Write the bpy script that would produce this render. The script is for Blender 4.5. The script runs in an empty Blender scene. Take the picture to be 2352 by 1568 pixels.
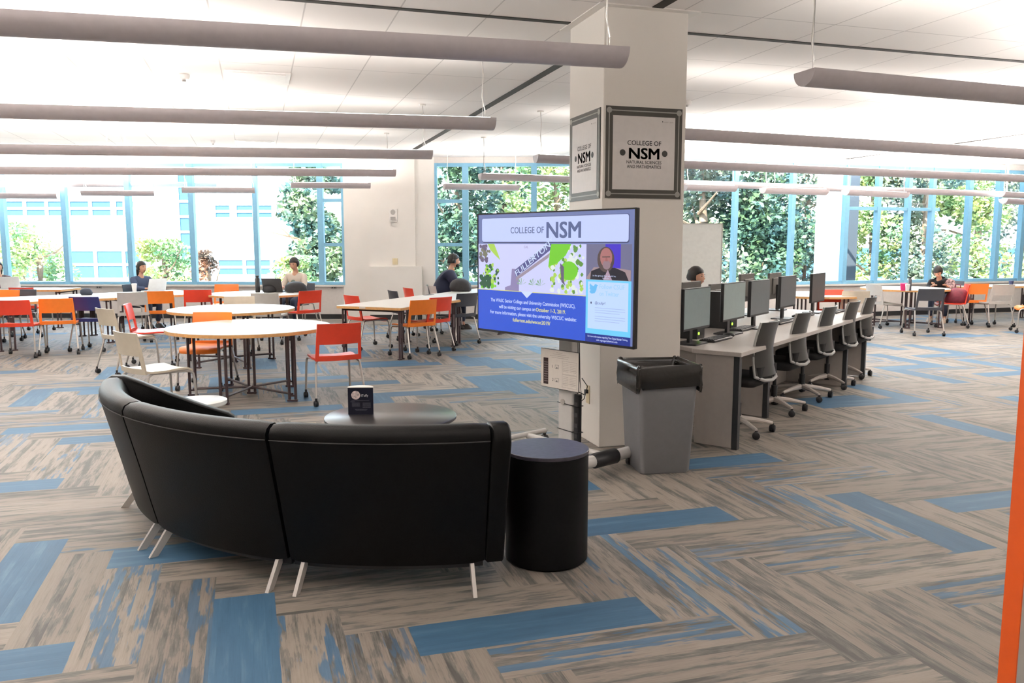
import bpy, math, random
from mathutils import Vector, Matrix

# ------------------------------------------------------------------ camera, world, sun, exposure
SC = bpy.context.scene
FPX, YAW, PITCH, CAMH = 1876.0, math.radians(17.3), math.radians(6.94), 1.62
cam_d = bpy.data.cameras.new('camera'); cam = bpy.data.objects.new('camera', cam_d)
SC.collection.objects.link(cam); SC.camera = cam
cam_d.sensor_width = 36; cam_d.lens = 36 * FPX / 2352; cam_d.clip_end = 300; cam_d.clip_start = 0.05
cam.location = (0, 0, CAMH); cam.rotation_euler = (math.pi / 2 - PITCH, 0, -YAW)

SC.view_settings.view_transform = 'Standard'; SC.view_settings.look = 'None'
SC.view_settings.gamma = 1; SC.view_settings.exposure = 0.18; SC.view_settings.use_curve_mapping = False

W = bpy.data.worlds.new('sky'); SC.world = W; W.use_nodes = True
bg = W.node_tree.nodes['Background']; bg.inputs[0].default_value = (0.66, 0.82, 1.0, 1); bg.inputs[1].default_value = 8.5

sun_d = bpy.data.lights.new('sun', 'SUN'); sun = bpy.data.objects.new('sun', sun_d); SC.collection.objects.link(sun)
sun_d.energy = 26; sun_d.angle = 0.01; sun_d.color = (1, 0.93, 0.80)
sun.rotation_euler = (math.radians(50), 0, math.radians(-50))   # from behind and left of the camera, onto the facades outside

LAMP_W = 30.0       # watts per metre of pendant light
LAMP_COL = (1.0, 0.94, 0.89)

# ------------------------------------------------------------------ helpers
R = random.Random(7)
C = SC.collection
pi = math.pi
cy, sy = math.cos(YAW), math.sin(YAW); cp, sp = math.cos(PITCH), math.sin(PITCH)
_F = Vector((sy * cp, cy * cp, -sp)); _R = Vector((cy, -sy, 0)); _D = _F.cross(_R)
def ray(x, y): return _F + _R * ((x - 1176) / FPX) + _D * ((y - 784) / FPX)
def P(x, y, z=0.0):
    d = ray(x, y); t = (z - CAMH) / d.z
    return Vector((0, 0, CAMH)) + d * t
def onY(x, y, Y): d = ray(x, y); return Vector((0, 0, CAMH)) + d * (Y / d.y)
def onX(x, y, X): d = ray(x, y); return Vector((0, 0, CAMH)) + d * (X / d.x)
def V(lat, d, z=0.0): return Vector((d * sy + lat * cy, d * cy - lat * sy, z))
def rel(th): return -(YAW + math.radians(th))      # rotation so that local +Y points th degrees clockwise of the view direction

MATS = {}
def mat(name, col, rough=0.5, metal=0.0, emit=None, es=1.0, spec=0.5, noise=0.0, nscale=20.0, coat=0.0, bump=0.0, sheen=0.0):
    if name in MATS: return MATS[name]
    m = bpy.data.materials.new(name); m.use_nodes = True; nt = m.node_tree; b = nt.nodes['Principled BSDF']
    b.inputs['Base Color'].default_value = (*col, 1); b.inputs['Roughness'].default_value = rough; b.inputs['Metallic'].default_value = metal
    b.inputs['Specular IOR Level'].default_value = spec; b.inputs['Coat Weight'].default_value = coat; b.inputs['Sheen Weight'].default_value = sheen
    if emit: b.inputs['Emission Color'].default_value = (*emit, 1); b.inputs['Emission Strength'].default_value = es
    tc = nt.nodes.new('ShaderNodeTexCoord'); n = nt.nodes.new('ShaderNodeTexNoise'); n.inputs['Scale'].default_value = nscale; n.inputs['Detail'].default_value = 4
    nt.links.new(tc.outputs['Object'], n.inputs['Vector'])
    if not emit:
        a = noise if noise else 0.03
        r = nt.nodes.new('ShaderNodeValToRGB'); nt.links.new(n.outputs['Fac'], r.inputs[0])
        r.color_ramp.elements[0].position = 0.3; r.color_ramp.elements[1].position = 0.7
        r.color_ramp.elements[0].color = (*[c * (1 - a) for c in col], 1); r.color_ramp.elements[1].color = (*[min(1, c * (1 + a)) for c in col], 1)
        nt.links.new(r.outputs[0], b.inputs['Base Color'])
    if bump:
        bp = nt.nodes.new('ShaderNodeBump'); bp.inputs['Strength'].default_value = bump; bp.inputs['Distance'].default_value = 0.01
        nt.links.new(n.outputs['Fac'], bp.inputs['Height']); nt.links.new(bp.outputs[0], b.inputs['Normal'])
    MATS[name] = m; return m

class MB:
    def __init__(s): s.v = []; s.f = []
    def add(s, vs, fs, M=None):
        o = len(s.v)
        s.v += [tuple(M @ Vector(p)) if M else tuple(p) for p in vs]; s.f += [tuple(i + o for i in f) for f in fs]; return s
    def box(s, x0, x1, y0, y1, z0, z1, M=None):
        v = [(x, y, z) for z in (z0, z1) for y in (y0, y1) for x in (x0, x1)]
        return s.add(v, [(0, 2, 3, 1), (4, 5, 7, 6), (0, 1, 5, 4), (2, 6, 7, 3), (0, 4, 6, 2), (1, 3, 7, 5)], M)
    def rbox(s, x0, x1, y0, y1, z0, z1, r, M=None, n=3, taper=0.0):   # box with rounded vertical edges and softened top
        pts = rrect(x0, x1, y0, y1, r, n)
        cx, cyy = (x0 + x1) / 2, (y0 + y1) / 2; rings = []
        b = min(r, (z1 - z0) / 2) * 0.5
        for z, k in ((z0, 1 - taper), (z0 + b, 1 - taper), (z1 - b, 1), (z1, 1)):
            inset = b if z in (z0, z1) else 0
            q = rrect(x0 + inset, x1 - inset, y0 + inset, y1 - inset, max(r - inset, 0.001), n)
            rings.append([(cx + (a - cx) * k, cyy + (c - cyy) * k, z) for a, c in q])
        return s.loft(rings, True, True, M)
    def loft(s, rings, cap0=True, cap1=True, M=None, closed=True):
        n = len(rings[0]); vs = [p for r in rings for p in r]; fs = []
        for k in range(len(rings) - 1):
            for i in range(n if closed else n - 1):
                j = (i + 1) % n; fs.append((k * n + i, k * n + j, (k + 1) * n + j, (k + 1) * n + i))
        if cap0: fs.append(tuple(reversed(range(n))))
        if cap1: fs.append(tuple((len(rings) - 1) * n + i for i in range(n)))
        return s.add(vs, fs, M)
    def tube(s, pts, r, n=8, M=None, caps=True):
        pts = [Vector(p) for p in pts]; rs = r if isinstance(r, (list, tuple)) else [r] * len(pts); rings = []
        up = Vector((0, 0, 1))
        for i, p in enumerate(pts):
            t = (pts[min(i + 1, len(pts) - 1)] - pts[max(i - 1, 0)]).normalized()
            a = t.cross(up)
            if a.length < 1e-3: a = t.cross(Vector((0, 1, 0)))
            a.normalize(); b = t.cross(a).normalized()
            rings.append([tuple(p + (a * math.cos(2 * pi * k / n) + b * math.sin(2 * pi * k / n)) * rs[i]) for k in range(n)])
        return s.loft(rings, caps, caps, M)
    def lathe(s, prof, n=24, M=None, cap0=True, cap1=True, sx=1, sy_=1):
        return s.loft([[(r * math.cos(2 * pi * k / n) * sx, r * math.sin(2 * pi * k / n) * sy_, z) for k in range(n)] for r, z in prof], cap0, cap1, M)
    def prism(s, poly, z0, z1, M=None):
        return s.loft([[(x, y, z0) for x, y in poly], [(x, y, z1) for x, y in poly]], True, True, M)
    def ball(s, c, r, n=12, m=8, M=None):
        rx, ry, rz = r if isinstance(r, (tuple, list)) else (r, r, r)
        rings = [[(c[0] + rx * math.cos(2 * pi * k / n) * math.sin(pi * j / m), c[1] + ry * math.sin(2 * pi * k / n) * math.sin(pi * j / m), c[2] - rz * math.cos(pi * j / m)) for k in range(n)] for j in range(1, m)]
        return s.loft(rings, True, True, M)
    def mesh(s, name, m, smooth=40):
        me = bpy.data.meshes.new(name); me.from_pydata(s.v, [], s.f); me.materials.append(m)
        if smooth:
            me.polygons.foreach_set('use_smooth', [True] * len(me.polygons)); me.set_sharp_from_angle(angle=math.radians(smooth))
        me.update(); return me
def rrect(x0, x1, y0, y1, r, n=3):
    o = []
    for cx, cyy, a0 in ((x1 - r, y0 + r, -pi / 2), (x1 - r, y1 - r, 0), (x0 + r, y1 - r, pi / 2), (x0 + r, y0 + r, pi)):
        for i in range(n + 1): a = a0 + (pi / 2) * i / n; o.append((cx + r * math.cos(a), cyy + r * math.sin(a)))
    return o

def obj(name, me, m=None, parent=None, loc=(0, 0, 0), rz=0.0, rot=None, smooth=40, bevel=0):
    if isinstance(me, MB): me = me.mesh(name, m, smooth)
    o = bpy.data.objects.new(name, me); C.objects.link(o); o.location = loc; o.rotation_euler = rot if rot else (0, 0, rz)
    if parent: o.parent = parent
    if bevel:
        b = o.modifiers.new('bevel', 'BEVEL'); b.width = bevel; b.segments = 2; b.limit_method = 'ANGLE'
    return o
def tag(o, label, cat, group=None, kind=None):
    o['label'] = label; o['category'] = cat
    if group: o['group'] = group
    if kind: o['kind'] = kind
    return o
def thing(name, label, cat, loc=(0, 0, 0), rz=0.0, group=None, rot=None):
    o = bpy.data.objects.new(name, None); C.objects.link(o); o.location = loc; o.rotation_euler = rot if rot else (0, 0, rz); o.empty_display_size = 0.1
    return tag(o, label, cat, group)
def struct(o): o['kind'] = 'structure'; return o

def text_mesh(s, m, x, y, w=None, h=None, bold=0.0, name='lettering', parent=None, z=0.0, align='LEFT', cap=None, Mx=None):
    """flat lettering in the XZ plane of the parent (facing -Y); (x,y) left/baseline, fitted to width w and cap height h"""
    cu = bpy.data.curves.new('t', 'FONT'); cu.body = s; cu.size = 1; cu.offset = 0; cu.resolution_u = 3
    t = bpy.data.objects.new('t', cu); C.objects.link(t)
    me = bpy.data.meshes.new_from_object(t.evaluated_get(bpy.context.evaluated_depsgraph_get()))
    C.objects.unlink(t); bpy.data.objects.remove(t)
    if bold > 0.005:
        vs0 = [tuple(v.co) for v in me.vertices]; fs0 = [tuple(p.vertices) for p in me.polygons]; k_ = bold * 1.1; vs, fs = [], []
        for dx, dy in ((-k_, -k_ * .5), (-k_, k_ * .5), (0, 0), (k_, -k_ * .5), (k_, k_ * .5)):
            o_ = len(vs); vs += [(a + dx, b + dy, c) for a, b, c in vs0]; fs += [tuple(i + o_ for i in f) for f in fs0]
        me = bpy.data.meshes.new(name); me.from_pydata(vs, [], fs)
    xs = [v.co.x for v in me.vertices]; x0, x1 = min(xs), max(xs)
    sc_y = (h / 0.70) if h else (w / (x1 - x0)); sc_x = (w / (x1 - x0)) if w else sc_y
    for v in me.vertices: v.co = (x + (v.co.x - x0) * sc_x, z, y + v.co.y * sc_y)
    me.materials.clear(); me.materials.append(m); me.name = name
    return obj(name, me, parent=parent)

# ------------------------------------------------------------------ materials
WHITE = mat('painted_wall', (0.80, 0.765, 0.72), 0.7, noise=0.015, nscale=3)
COLM = mat('column_paint', (0.78, 0.735, 0.68), 0.6, noise=0.01, nscale=3)
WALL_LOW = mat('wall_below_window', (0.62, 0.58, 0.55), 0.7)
BASEB = mat('black_baseboard', (0.015, 0.015, 0.016), 0.5)
BLUEMUL = mat('blue_window_metal', (0.20, 0.43, 0.60), 0.4, spec=0.4)
HOUSING = mat('lilac_grey_metal', (0.60, 0.55, 0.57), 0.45, spec=0.4)
CREAM = mat('cream_plastic', (0.62, 0.57, 0.47), 0.45)
DARKBROWN = mat('dark_brown_steel', (0.055, 0.032, 0.035), 0.35, spec=0.6)
CHROME = mat('grey_painted_steel', (0.50, 0.47, 0.44), 0.35, metal=0.3)
BLACKP = mat('black_plastic', (0.018, 0.018, 0.02), 0.35)
LEATHER = mat('black_leather', (0.002, 0.002, 0.0022), 0.45, spec=0.22, bump=0.12, nscale=160, noise=0.1)
LAMW = mat('white_laminate', (0.80, 0.77, 0.72), 0.3, noise=0.01)
TANEDGE = mat('tan_wood_edge', (0.62, 0.34, 0.13), 0.45, noise=0.1, nscale=30)
BLACKLAM = mat('black_woodgrain_laminate', (0.003, 0.003, 0.0035), 0.5, spec=.2, noise=0.35, nscale=60)
DESKM = mat('grey_desk_laminate', (0.47, 0.43, 0.40), 0.4, noise=0.03, nscale=90)
DESKP = mat('grey_desk_panel', (0.36, 0.325, 0.30), 0.5, noise=0.03)
RED = mat('red_plastic', (0.72, 0.055, 0.025), 0.35)
ORANGE = mat('orange_plastic', (0.88, 0.22, 0.025), 0.35)
NAVY = mat('navy_plastic', (0.022, 0.028, 0.14), 0.35)
CHAR = mat('charcoal_plastic', (0.055, 0.06, 0.075), 0.35)
BEIGE = mat('beige_plastic', (0.60, 0.53, 0.42), 0.4)
GREYC = mat('light_grey_plastic', (0.55, 0.53, 0.50), 0.4)
LEGM = mat('chair_leg_metal', (0.48, 0.45, 0.42), 0.3, metal=0.5)
SKIN = mat('skin', (0.55, 0.30, 0.20), 0.5)
SKIN2 = mat('skin_tan', (0.42, 0.22, 0.14), 0.5)
HAIR = mat('dark_hair', (0.012, 0.009, 0.008), 0.5)
TEXTD = mat('dark_grey_print', (0.045, 0.045, 0.04), 0.6)
OUTW = mat('white_stucco', (0.85, 0.85, 0.84), 0.8)

def glass_mat():
    m = bpy.data.materials.new('window_glass'); m.use_nodes = True; nt = m.node_tree; nt.nodes.clear()
    o = nt.nodes.new('ShaderNodeOutputMaterial'); mx = nt.nodes.new('ShaderNodeMixShader'); t = nt.nodes.new('ShaderNodeBsdfTransparent'); g = nt.nodes.new('ShaderNodeBsdfGlossy')
    f = nt.nodes.new('ShaderNodeFresnel'); f.inputs[0].default_value = 1.3; g.inputs['Roughness'].default_value = 0.02
    t.inputs[0].default_value = (0.93, 0.98, 1.0, 1)
    nt.links.new(f.outputs[0], mx.inputs[0]); nt.links.new(t.outputs[0], mx.inputs[1]); nt.links.new(g.outputs[0], mx.inputs[2]); nt.links.new(mx.outputs[0], o.inputs[0]); return m
GLASS = glass_mat()

def carpet_mat():
    m = bpy.data.materials.new('carpet_planks'); m.use_nodes = True; nt = m.node_tree; L = nt.links.new; b = nt.nodes['Principled BSDF']
    b.inputs['Roughness'].default_value = 0.62; b.inputs['Specular IOR Level'].default_value = 0.45
    uv = nt.nodes.new('ShaderNodeUVMap'); uv.uv_map = 'plank'
    at = nt.nodes.new('ShaderNodeAttribute'); at.attribute_name = 'kind'
    sep = nt.nodes.new('ShaderNodeSeparateColor'); L(at.outputs['Color'], sep.inputs[0])
    def streak(su, sv, scale, detail=5, rough=0.6):
        mp = nt.nodes.new('ShaderNodeMapping'); mp.inputs['Scale'].default_value = (su, sv, 1); L(uv.outputs[0], mp.inputs[0])
        n = nt.nodes.new('ShaderNodeTexNoise'); n.inputs['Scale'].default_value = scale; n.inputs['Detail'].default_value = detail; n.inputs['Roughness'].default_value = rough
        L(mp.outputs[0], n.inputs['Vector']); return n.outputs['Fac']
    def ramp(f, els):
        r = nt.nodes.new('ShaderNodeValToRGB'); L(f, r.inputs[0]); e = r.color_ramp.elements
        e[0].position, e[0].color = els[0][0], (*els[0][1], 1); e[1].position, e[1].color = els[-1][0], (*els[-1][1], 1)
        for p, c in els[1:-1]: k = e.new(p); k.color = (*c, 1)
        return r.outputs[0]
    def mix(f, a, c, blend='MIX'):
        x = nt.nodes.new('ShaderNodeMix'); x.data_type = 'RGBA'; x.blend_type = blend
        if hasattr(f, 'links'): L(f, x.inputs['Factor'])
        else: x.inputs['Factor'].default_value = f
        for q, i in ((a, 'A'), (c, 'B')):
            s = [k for k in x.inputs if k.name == i and k.type == 'RGBA'][0]
            if hasattr(q, 'links'): L(q, s)
            else: s.default_value = (*q, 1)
        return [k for k in x.outputs if k.type == 'RGBA'][0]
    def M_(op, a_, b_=None, c_=None):
        x = nt.nodes.new('ShaderNodeMath'); x.operation = op
        for i, q in enumerate((a_, b_, c_)):
            if q is None: continue
            if hasattr(q, 'links'): L(q, x.inputs[i])
            else: x.inputs[i].default_value = q
        return x.outputs[0]
    sx = nt.nodes.new('ShaderNodeSeparateXYZ'); L(uv.outputs[0], sx.inputs[0])
    strip = M_('FLOOR', M_('MULTIPLY', sx.outputs[1], 21.0))
    wn = nt.nodes.new('ShaderNodeTexWhiteNoise'); wn.noise_dimensions = '1D'; L(strip, wn.inputs['W']); rs = wn.outputs['Value']
    cv = nt.nodes.new('ShaderNodeCombineXYZ'); L(M_('MULTIPLY_ADD', rs, 60.0, M_('MULTIPLY', sx.outputs[0], 2.6)), cv.inputs[0]); L(M_('MULTIPLY', sx.outputs[1], 16.0), cv.inputs[1])
    def snoise(scale, det=5, rough=.6, off=0.0):
        n = nt.nodes.new('ShaderNodeTexNoise'); n.inputs['Scale'].default_value = scale; n.inputs['Detail'].default_value = det; n.inputs['Roughness'].default_value = rough
        mp = nt.nodes.new('ShaderNodeMapping'); mp.inputs['Location'].default_value = (off, off, 0); L(cv.outputs[0], mp.inputs[0]); L(mp.outputs[0], n.inputs['Vector']); return n.outputs['Fac']
    n2 = streak(4.0, 110, 1.3, 6, 0.7)
    f1 = M_('ADD', M_('MULTIPLY_ADD', rs, .16, snoise(1.0, 6, .62)), M_('MULTIPLY', n2, .22))
    base = ramp(f1, [(0.55, (0.095, 0.091, 0.084)), (0.61, (0.14, 0.132, 0.12)), (0.66, (0.175, 0.160, 0.142)), (0.69, (0.235, 0.203, 0.173)), (0.82, (0.262, 0.226, 0.192))])
    fine = ramp(n2, [(0.30, (0.66, 0.66, 0.66)), (0.52, (1, 1, 1)), (0.75, (1.08, 1.08, 1.08))])
    g = mix(0.6, base, fine, 'MULTIPLY')
    n3 = snoise(.8, 3, .6, 17.3)
    mk = ramp(M_('ADD', M_('ADD', n3, M_('MULTIPLY', n2, .22)), M_('MULTIPLY', M_('FRACT', M_('MULTIPLY', rs, 7.3)), .22)), [(0.785, (0, 0, 0)), (0.83, (.85, .85, .85))])
    mm = nt.nodes.new('ShaderNodeMath'); mm.operation = 'MULTIPLY'; L(mk, mm.inputs[0]); L(sep.outputs['Green'], mm.inputs[1])
    nb = snoise(.7, 5, .6, 5.1); blue = ramp(nb, [(0.30, (0.038, 0.105, 0.19)), (0.55, (0.05, 0.13, 0.225)), (0.75, (0.10, 0.20, 0.29))])
    blue = mix(0.35, blue, fine, 'MULTIPLY')
    g = mix(mm.outputs[0], g, blue)
    g = mix(sep.outputs['Red'], g, blue)
    tone = nt.nodes.new('ShaderNodeMath'); tone.operation = 'MULTIPLY_ADD'; L(sep.outputs['Blue'], tone.inputs[0]); tone.inputs[1].default_value = 0.28; tone.inputs[2].default_value = 0.86
    cmb = nt.nodes.new('ShaderNodeCombineColor'); [L(tone.outputs[0], cmb.inputs[i]) for i in range(3)]
    g = mix(1.0, g, cmb.outputs[0], 'MULTIPLY'); L(g, b.inputs['Base Color'])
    tx = nt.nodes.new('ShaderNodeTexNoise'); tx.inputs['Scale'].default_value = 260; bp = nt.nodes.new('ShaderNodeBump'); bp.inputs['Strength'].default_value = 0.25; bp.inputs['Distance'].default_value = 0.004
    L(tx.outputs['Fac'], bp.inputs['Height']); L(bp.outputs[0], b.inputs['Normal']); return m

def ceiling_mat():
    m = bpy.data.materials.new('ceiling_tiles'); m.use_nodes = True; nt = m.node_tree; L = nt.links.new; b = nt.nodes['Principled BSDF']
    b.inputs['Roughness'].default_value = 0.9; b.inputs['Specular IOR Level'].default_value = 0.1
    tc = nt.nodes.new('ShaderNodeTexCoord'); br = nt.nodes.new('ShaderNodeTexBrick'); mp = nt.nodes.new('ShaderNodeMapping')
    mp.inputs['Location'].default_value = (0.275, 0.06, 0); mp.inputs['Rotation'].default_value = (0, 0, 0)
    L(tc.outputs['Object'], mp.inputs[0]); L(mp.outputs[0], br.inputs[0])
    br.offset = 0; br.inputs['Scale'].default_value = 1; br.inputs['Brick Width'].default_value = 0.69; br.inputs['Row Height'].default_value = 1.465
    br.inputs['Mortar Size'].default_value = 0.006; br.inputs['Mortar Smooth'].default_value = 0
    br.inputs['Color1'].default_value = (0.84, 0.80, 0.77, 1); br.inputs['Color2'].default_value = (0.86, 0.825, 0.795, 1); br.inputs['Mortar'].default_value = (0.60, 0.57, 0.55, 1)
    L(br.outputs['Color'], b.inputs['Base Color']); return m

# ------------------------------------------------------------------ floor, ceiling, walls
PI_, PJ_, P0_ = Vector((0.2635, -0.0035)), Vector((-0.003, 0.261)), Vector((0.561, 3.014))
def cell_of(x, y):
    d = Vector((x, y)) - P0_; det = PI_.x * PJ_.y - PI_.y * PJ_.x
    return (d.x * PJ_.y - d.y * PJ_.x) / det, (PI_.x * d.y - PI_.y * d.x) / det
def plank_at(i, j):
    m = (i + j) % 8
    return ('H', i - m, j) if m < 4 else ('V', i, j - (m - 4))
def plank_px(x, y):
    q = P(x, y); i, j = cell_of(q.x, q.y); return plank_at(math.floor(i), math.floor(j))
BLUE = {('H', 0, 0), ('H', 4, 4), ('H', 8, 8), ('H', 13, 3), ('H', -9, 1), ('H', -5, 5), ('H', -11, 11), ('V', 11, 1), ('V', 20, 8), ('V', -3, -1), ('V', -7, 3)}
for p_ in [(2035, 907), (2128, 867), (2130, 833), (1925, 925), (2300, 859), (2070, 800), (2180, 812), (95, 915), (200, 1011), (515, 888), (960, 900), (1075, 836), (1170, 873),
           (40, 852), (2210, 773), (2150, 768), (1345, 1120), (700, 905), (620, 842), (1180, 840), (2340, 855)]: BLUE.add(plank_px(*p_))
STREAK = {plank_px(*p_) for p_ in [(1180, 1515), (1500, 1340), (1390, 1310), (1850, 1280), (290, 1400), (400, 1450), (400, 1215), (1700, 1085), (1830, 1170), (2240, 1370), (1700, 1450), (120, 1070), (1450, 1475), (760, 1440), (1800, 1420), (2000, 1220), (1780, 1100)]}

# facade polyline in view coordinates (sideways, forward)
FA = [(-14.5, 17.7), (-3.56, 17.3), (-1.62, 17.3), (1.25, 17.25), (2.8, 16.33), (15.6, 20.31)]
FW = [V(*p) for p in FA]
X0, X1, Y0 = FW[0].x, FW[-1].x + 3.0, -3.2
ROOM = [(X0, Y0), (X1, Y0), (X1, FW[-1].y + 0.93), ] + [(p.x, p.y) for p in reversed(FW)]
ROOM = [(FW[0].x, Y0), (X1, Y0), (X1, FW[-1].y)] + [(p.x, p.y) for p in reversed(FW)]
def inside(x, y):
    c = False; n = len(ROOM)
    for a in range(n):
        xa, ya = ROOM[a]; xb, yb = ROOM[(a + 1) % n]
        if (ya > y) != (yb > y) and x < (xb - xa) * (y - ya) / (yb - ya) + xa: c = not c
    return c
def build_floor():
    vs, fs, uvs, cols = [], [], [], []
    def clipP(x, y): return x, y
    for j in range(-30, 90):
        for i in range(-60, 100):
            k, a, b = plank_at(i, j)
            if (a, b) != (i, j): continue
            di, dj = (4, 1) if k == 'H' else (1, 4)
            cs = [P0_ + PI_ * (a + u) + PJ_ * (b + v) for u, v in ((0, 0), (di, 0), (di, dj), (0, dj))]
            if not any(inside(c.x, c.y) for c in cs): continue
            o = len(vs); vs += [(c.x, c.y, 0) for c in cs]; fs.append((o, o + 1, o + 2, o + 3))
            ou, ov = R.uniform(0, 90), R.uniform(0, 90)
            q = [(0, 0), (1.05, 0), (1.05, .26), (0, .26)] if k == 'H' else [(0, .26), (0, 0), (1.05, 0), (1.05, .26)]
            uvs += [(ou + u, ov + v) for u, v in q]
            key = (k, a, b); far = cs[0].length > 7.5
            r1 = R.random(); blue = 1.0 if key in BLUE or (far and r1 < 0.075) or (cs[0].y < 1.5 and r1 < .08) else 0.0
            st = 1.0 if key in STREAK or (far and r1 > 0.72) else (0.7 if r1 > 0.93 else 0.0)
            cols += [(blue, st, R.random(), 1)] * 4
    me = bpy.data.meshes.new('floor'); me.from_pydata(vs, [], fs)
    ul = me.uv_layers.new(name='plank'); ul.data.foreach_set('uv', [c for u in uvs for c in u])
    ca = me.color_attributes.new('kind', 'FLOAT_COLOR', 'CORNER'); ca.data.foreach_set('color', [c for q in cols for c in q])
    me.materials.append(carpet_mat()); struct(obj('floor', me))
build_floor()
CEIL = 3.37
b = MB(); b.prism([(x, y) for x, y in ROOM], CEIL, CEIL + 0.25); struct(obj('ceiling', b, ceiling_mat(), smooth=0))
def slab(a, c, z0, z1, t0, t1, e0=0.0, e1=0.0):
    """box along a->c (plan), thickness from t0 to t1 outward (left normal)"""
    d = (c - a); L_ = d.length; d = d.normalized(); n = Vector((-d.y, d.x, 0))
    A, B_ = a - d * e0, c + d * e1
    return [(A + n * t0), (B_ + n * t0), (B_ + n * t1), (A + n * t1)], z0, z1
def addslab(mb, *k, **kw):
    p, z0, z1 = slab(*k, **kw); mb.prism([(q.x, q.y) for q in p], z0, z1)
SILL, HEAD = 0.72, 3.25
def lerp(a, c, t): return a + (c - a) * t
def at_px(a, c, x):   # point on segment a-c whose picture column is x (column through the horizon)
    d = ray(x, 556); d2 = Vector((d.x, d.y, 0)); e = c - a
    den = d2.x * e.y - d2.y * e.x; t = (a.y * d2.x - a.x * d2.y) / -den
    return a + e * t
def wall_back():
    x1, y1 = X1, FW[-1].y
    for nm, a, c in (('wall_back', Vector((X0, Y0, 0)), Vector((x1, Y0, 0))), ('wall_left', Vector((X0, FW[0].y, 0)), Vector((X0, Y0, 0))), ('wall_right', Vector((x1, Y0, 0)), Vector((x1, y1, 0))), ('wall_corner', FW[-1], Vector((x1, y1, 0)))):
        m = MB()
        if nm == 'wall_corner': addslab(m, a, c, 0, CEIL, 0.0, 0.2)
        else: addslab(m, a, c, 0, CEIL, -0.2, 0.0)
        struct(obj(nm, m, WHITE, smooth=0))
wall_back()
nwin = [0]
def facade(a, c, mpx, transoms=None, name='facade'):
    nwin[0] += 1; k = nwin[0]
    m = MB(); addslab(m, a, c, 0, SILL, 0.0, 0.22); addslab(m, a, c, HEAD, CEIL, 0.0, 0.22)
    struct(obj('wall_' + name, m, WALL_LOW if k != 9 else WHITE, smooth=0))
    m = MB(); addslab(m, a, c, 0, 0.10, -0.02, 0.0); struct(obj('baseboard_' + name, m, BASEB, smooth=0))
    m = MB(); addslab(m, a, c, SILL, HEAD, 0.10, 0.115); g = struct(obj('window_%d' % k, m, GLASS, smooth=0))
    m = MB(); addslab(m, a, c, SILL, SILL + 0.06, 0.02, 0.20); addslab(m, a, c, HEAD - 0.06, HEAD, 0.02, 0.20); obj('window_frame', m, BLUEMUL, g, smooth=0)
    m = MB(); addslab(m, a, c, SILL - 0.035, SILL, -0.06, 0.02); obj('window_sill', m, LAMW, g, smooth=0)
    d = (c - a).normalized()
    for x, w in mpx:
        q = at_px(a, c, x); m = MB(); addslab(m, q - d * w / 2, q + d * w / 2, SILL, HEAD, 0.0, 0.12); obj('mullion', m, BLUEMUL, g, smooth=0)
        m = MB()
    for x0, x1, z in (transoms or []):
        m = MB(); addslab(m, at_px(a, c, x0), at_px(a, c, x1), z - 0.035, z + 0.035, 0.01, 0.11); obj('transom', m, BLUEMUL, g, smooth=0)
    return g
zt = lambda y: CAMH - (y - 556) * 17.3 / FPX
facade(FW[0], FW[1], [(-290, .11), (-145, .11), (8, .11), (150, .11), (297, .11), (442, .11), (588, .10), (737, .12), (788, .05)], [(737, 788, zt(462)), (737, 788, zt(562))], 'left')
facade(FW[2], FW[3], [(1002, .05), (1069, .13), (1226, .12)], [(1002, 1069, zt(464)), (1002, 1069, zt(562))], 'front')
facade(FW[3], FW[4], [(1390, .12)], [], 'bay')
facade(FW[4], FW[5], [(1560, .09), (1689, .09), (1820, .09), (1943, .10), (2016, .09), (2085, .09), (2140, .09), (2224, .11), (2292, .11), (2348, .11)], [(1943, 2155, zt(478))], 'right')
m = MB(); addslab(m, FW[1], FW[2], 0, CEIL, 0.0, 0.3); struct(obj('wall_pier', m, WHITE, smooth=0))
m = MB(); q0, q1 = at_px(FW[1], FW[2], 850), at_px(FW[1], FW[2], 955); addslab(m, q0, q1, 0, CEIL, -0.06, 0.0); struct(obj('trim_1', m, WHITE, smooth=0))
m = MB(); q1b = at_px(FW[1], FW[2], 998); addslab(m, q0, at_px(FW[1], FW[2], 970), 0, zt(611), -0.16, -0.06); struct(obj('trim_2', m, WHITE, smooth=0))
m = MB(); addslab(m, q0, at_px(FW[1], FW[2], 970), 0, 0.10, -0.18, -0.16); struct(obj('baseboard_pier', m, BASEB, smooth=0))

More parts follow.
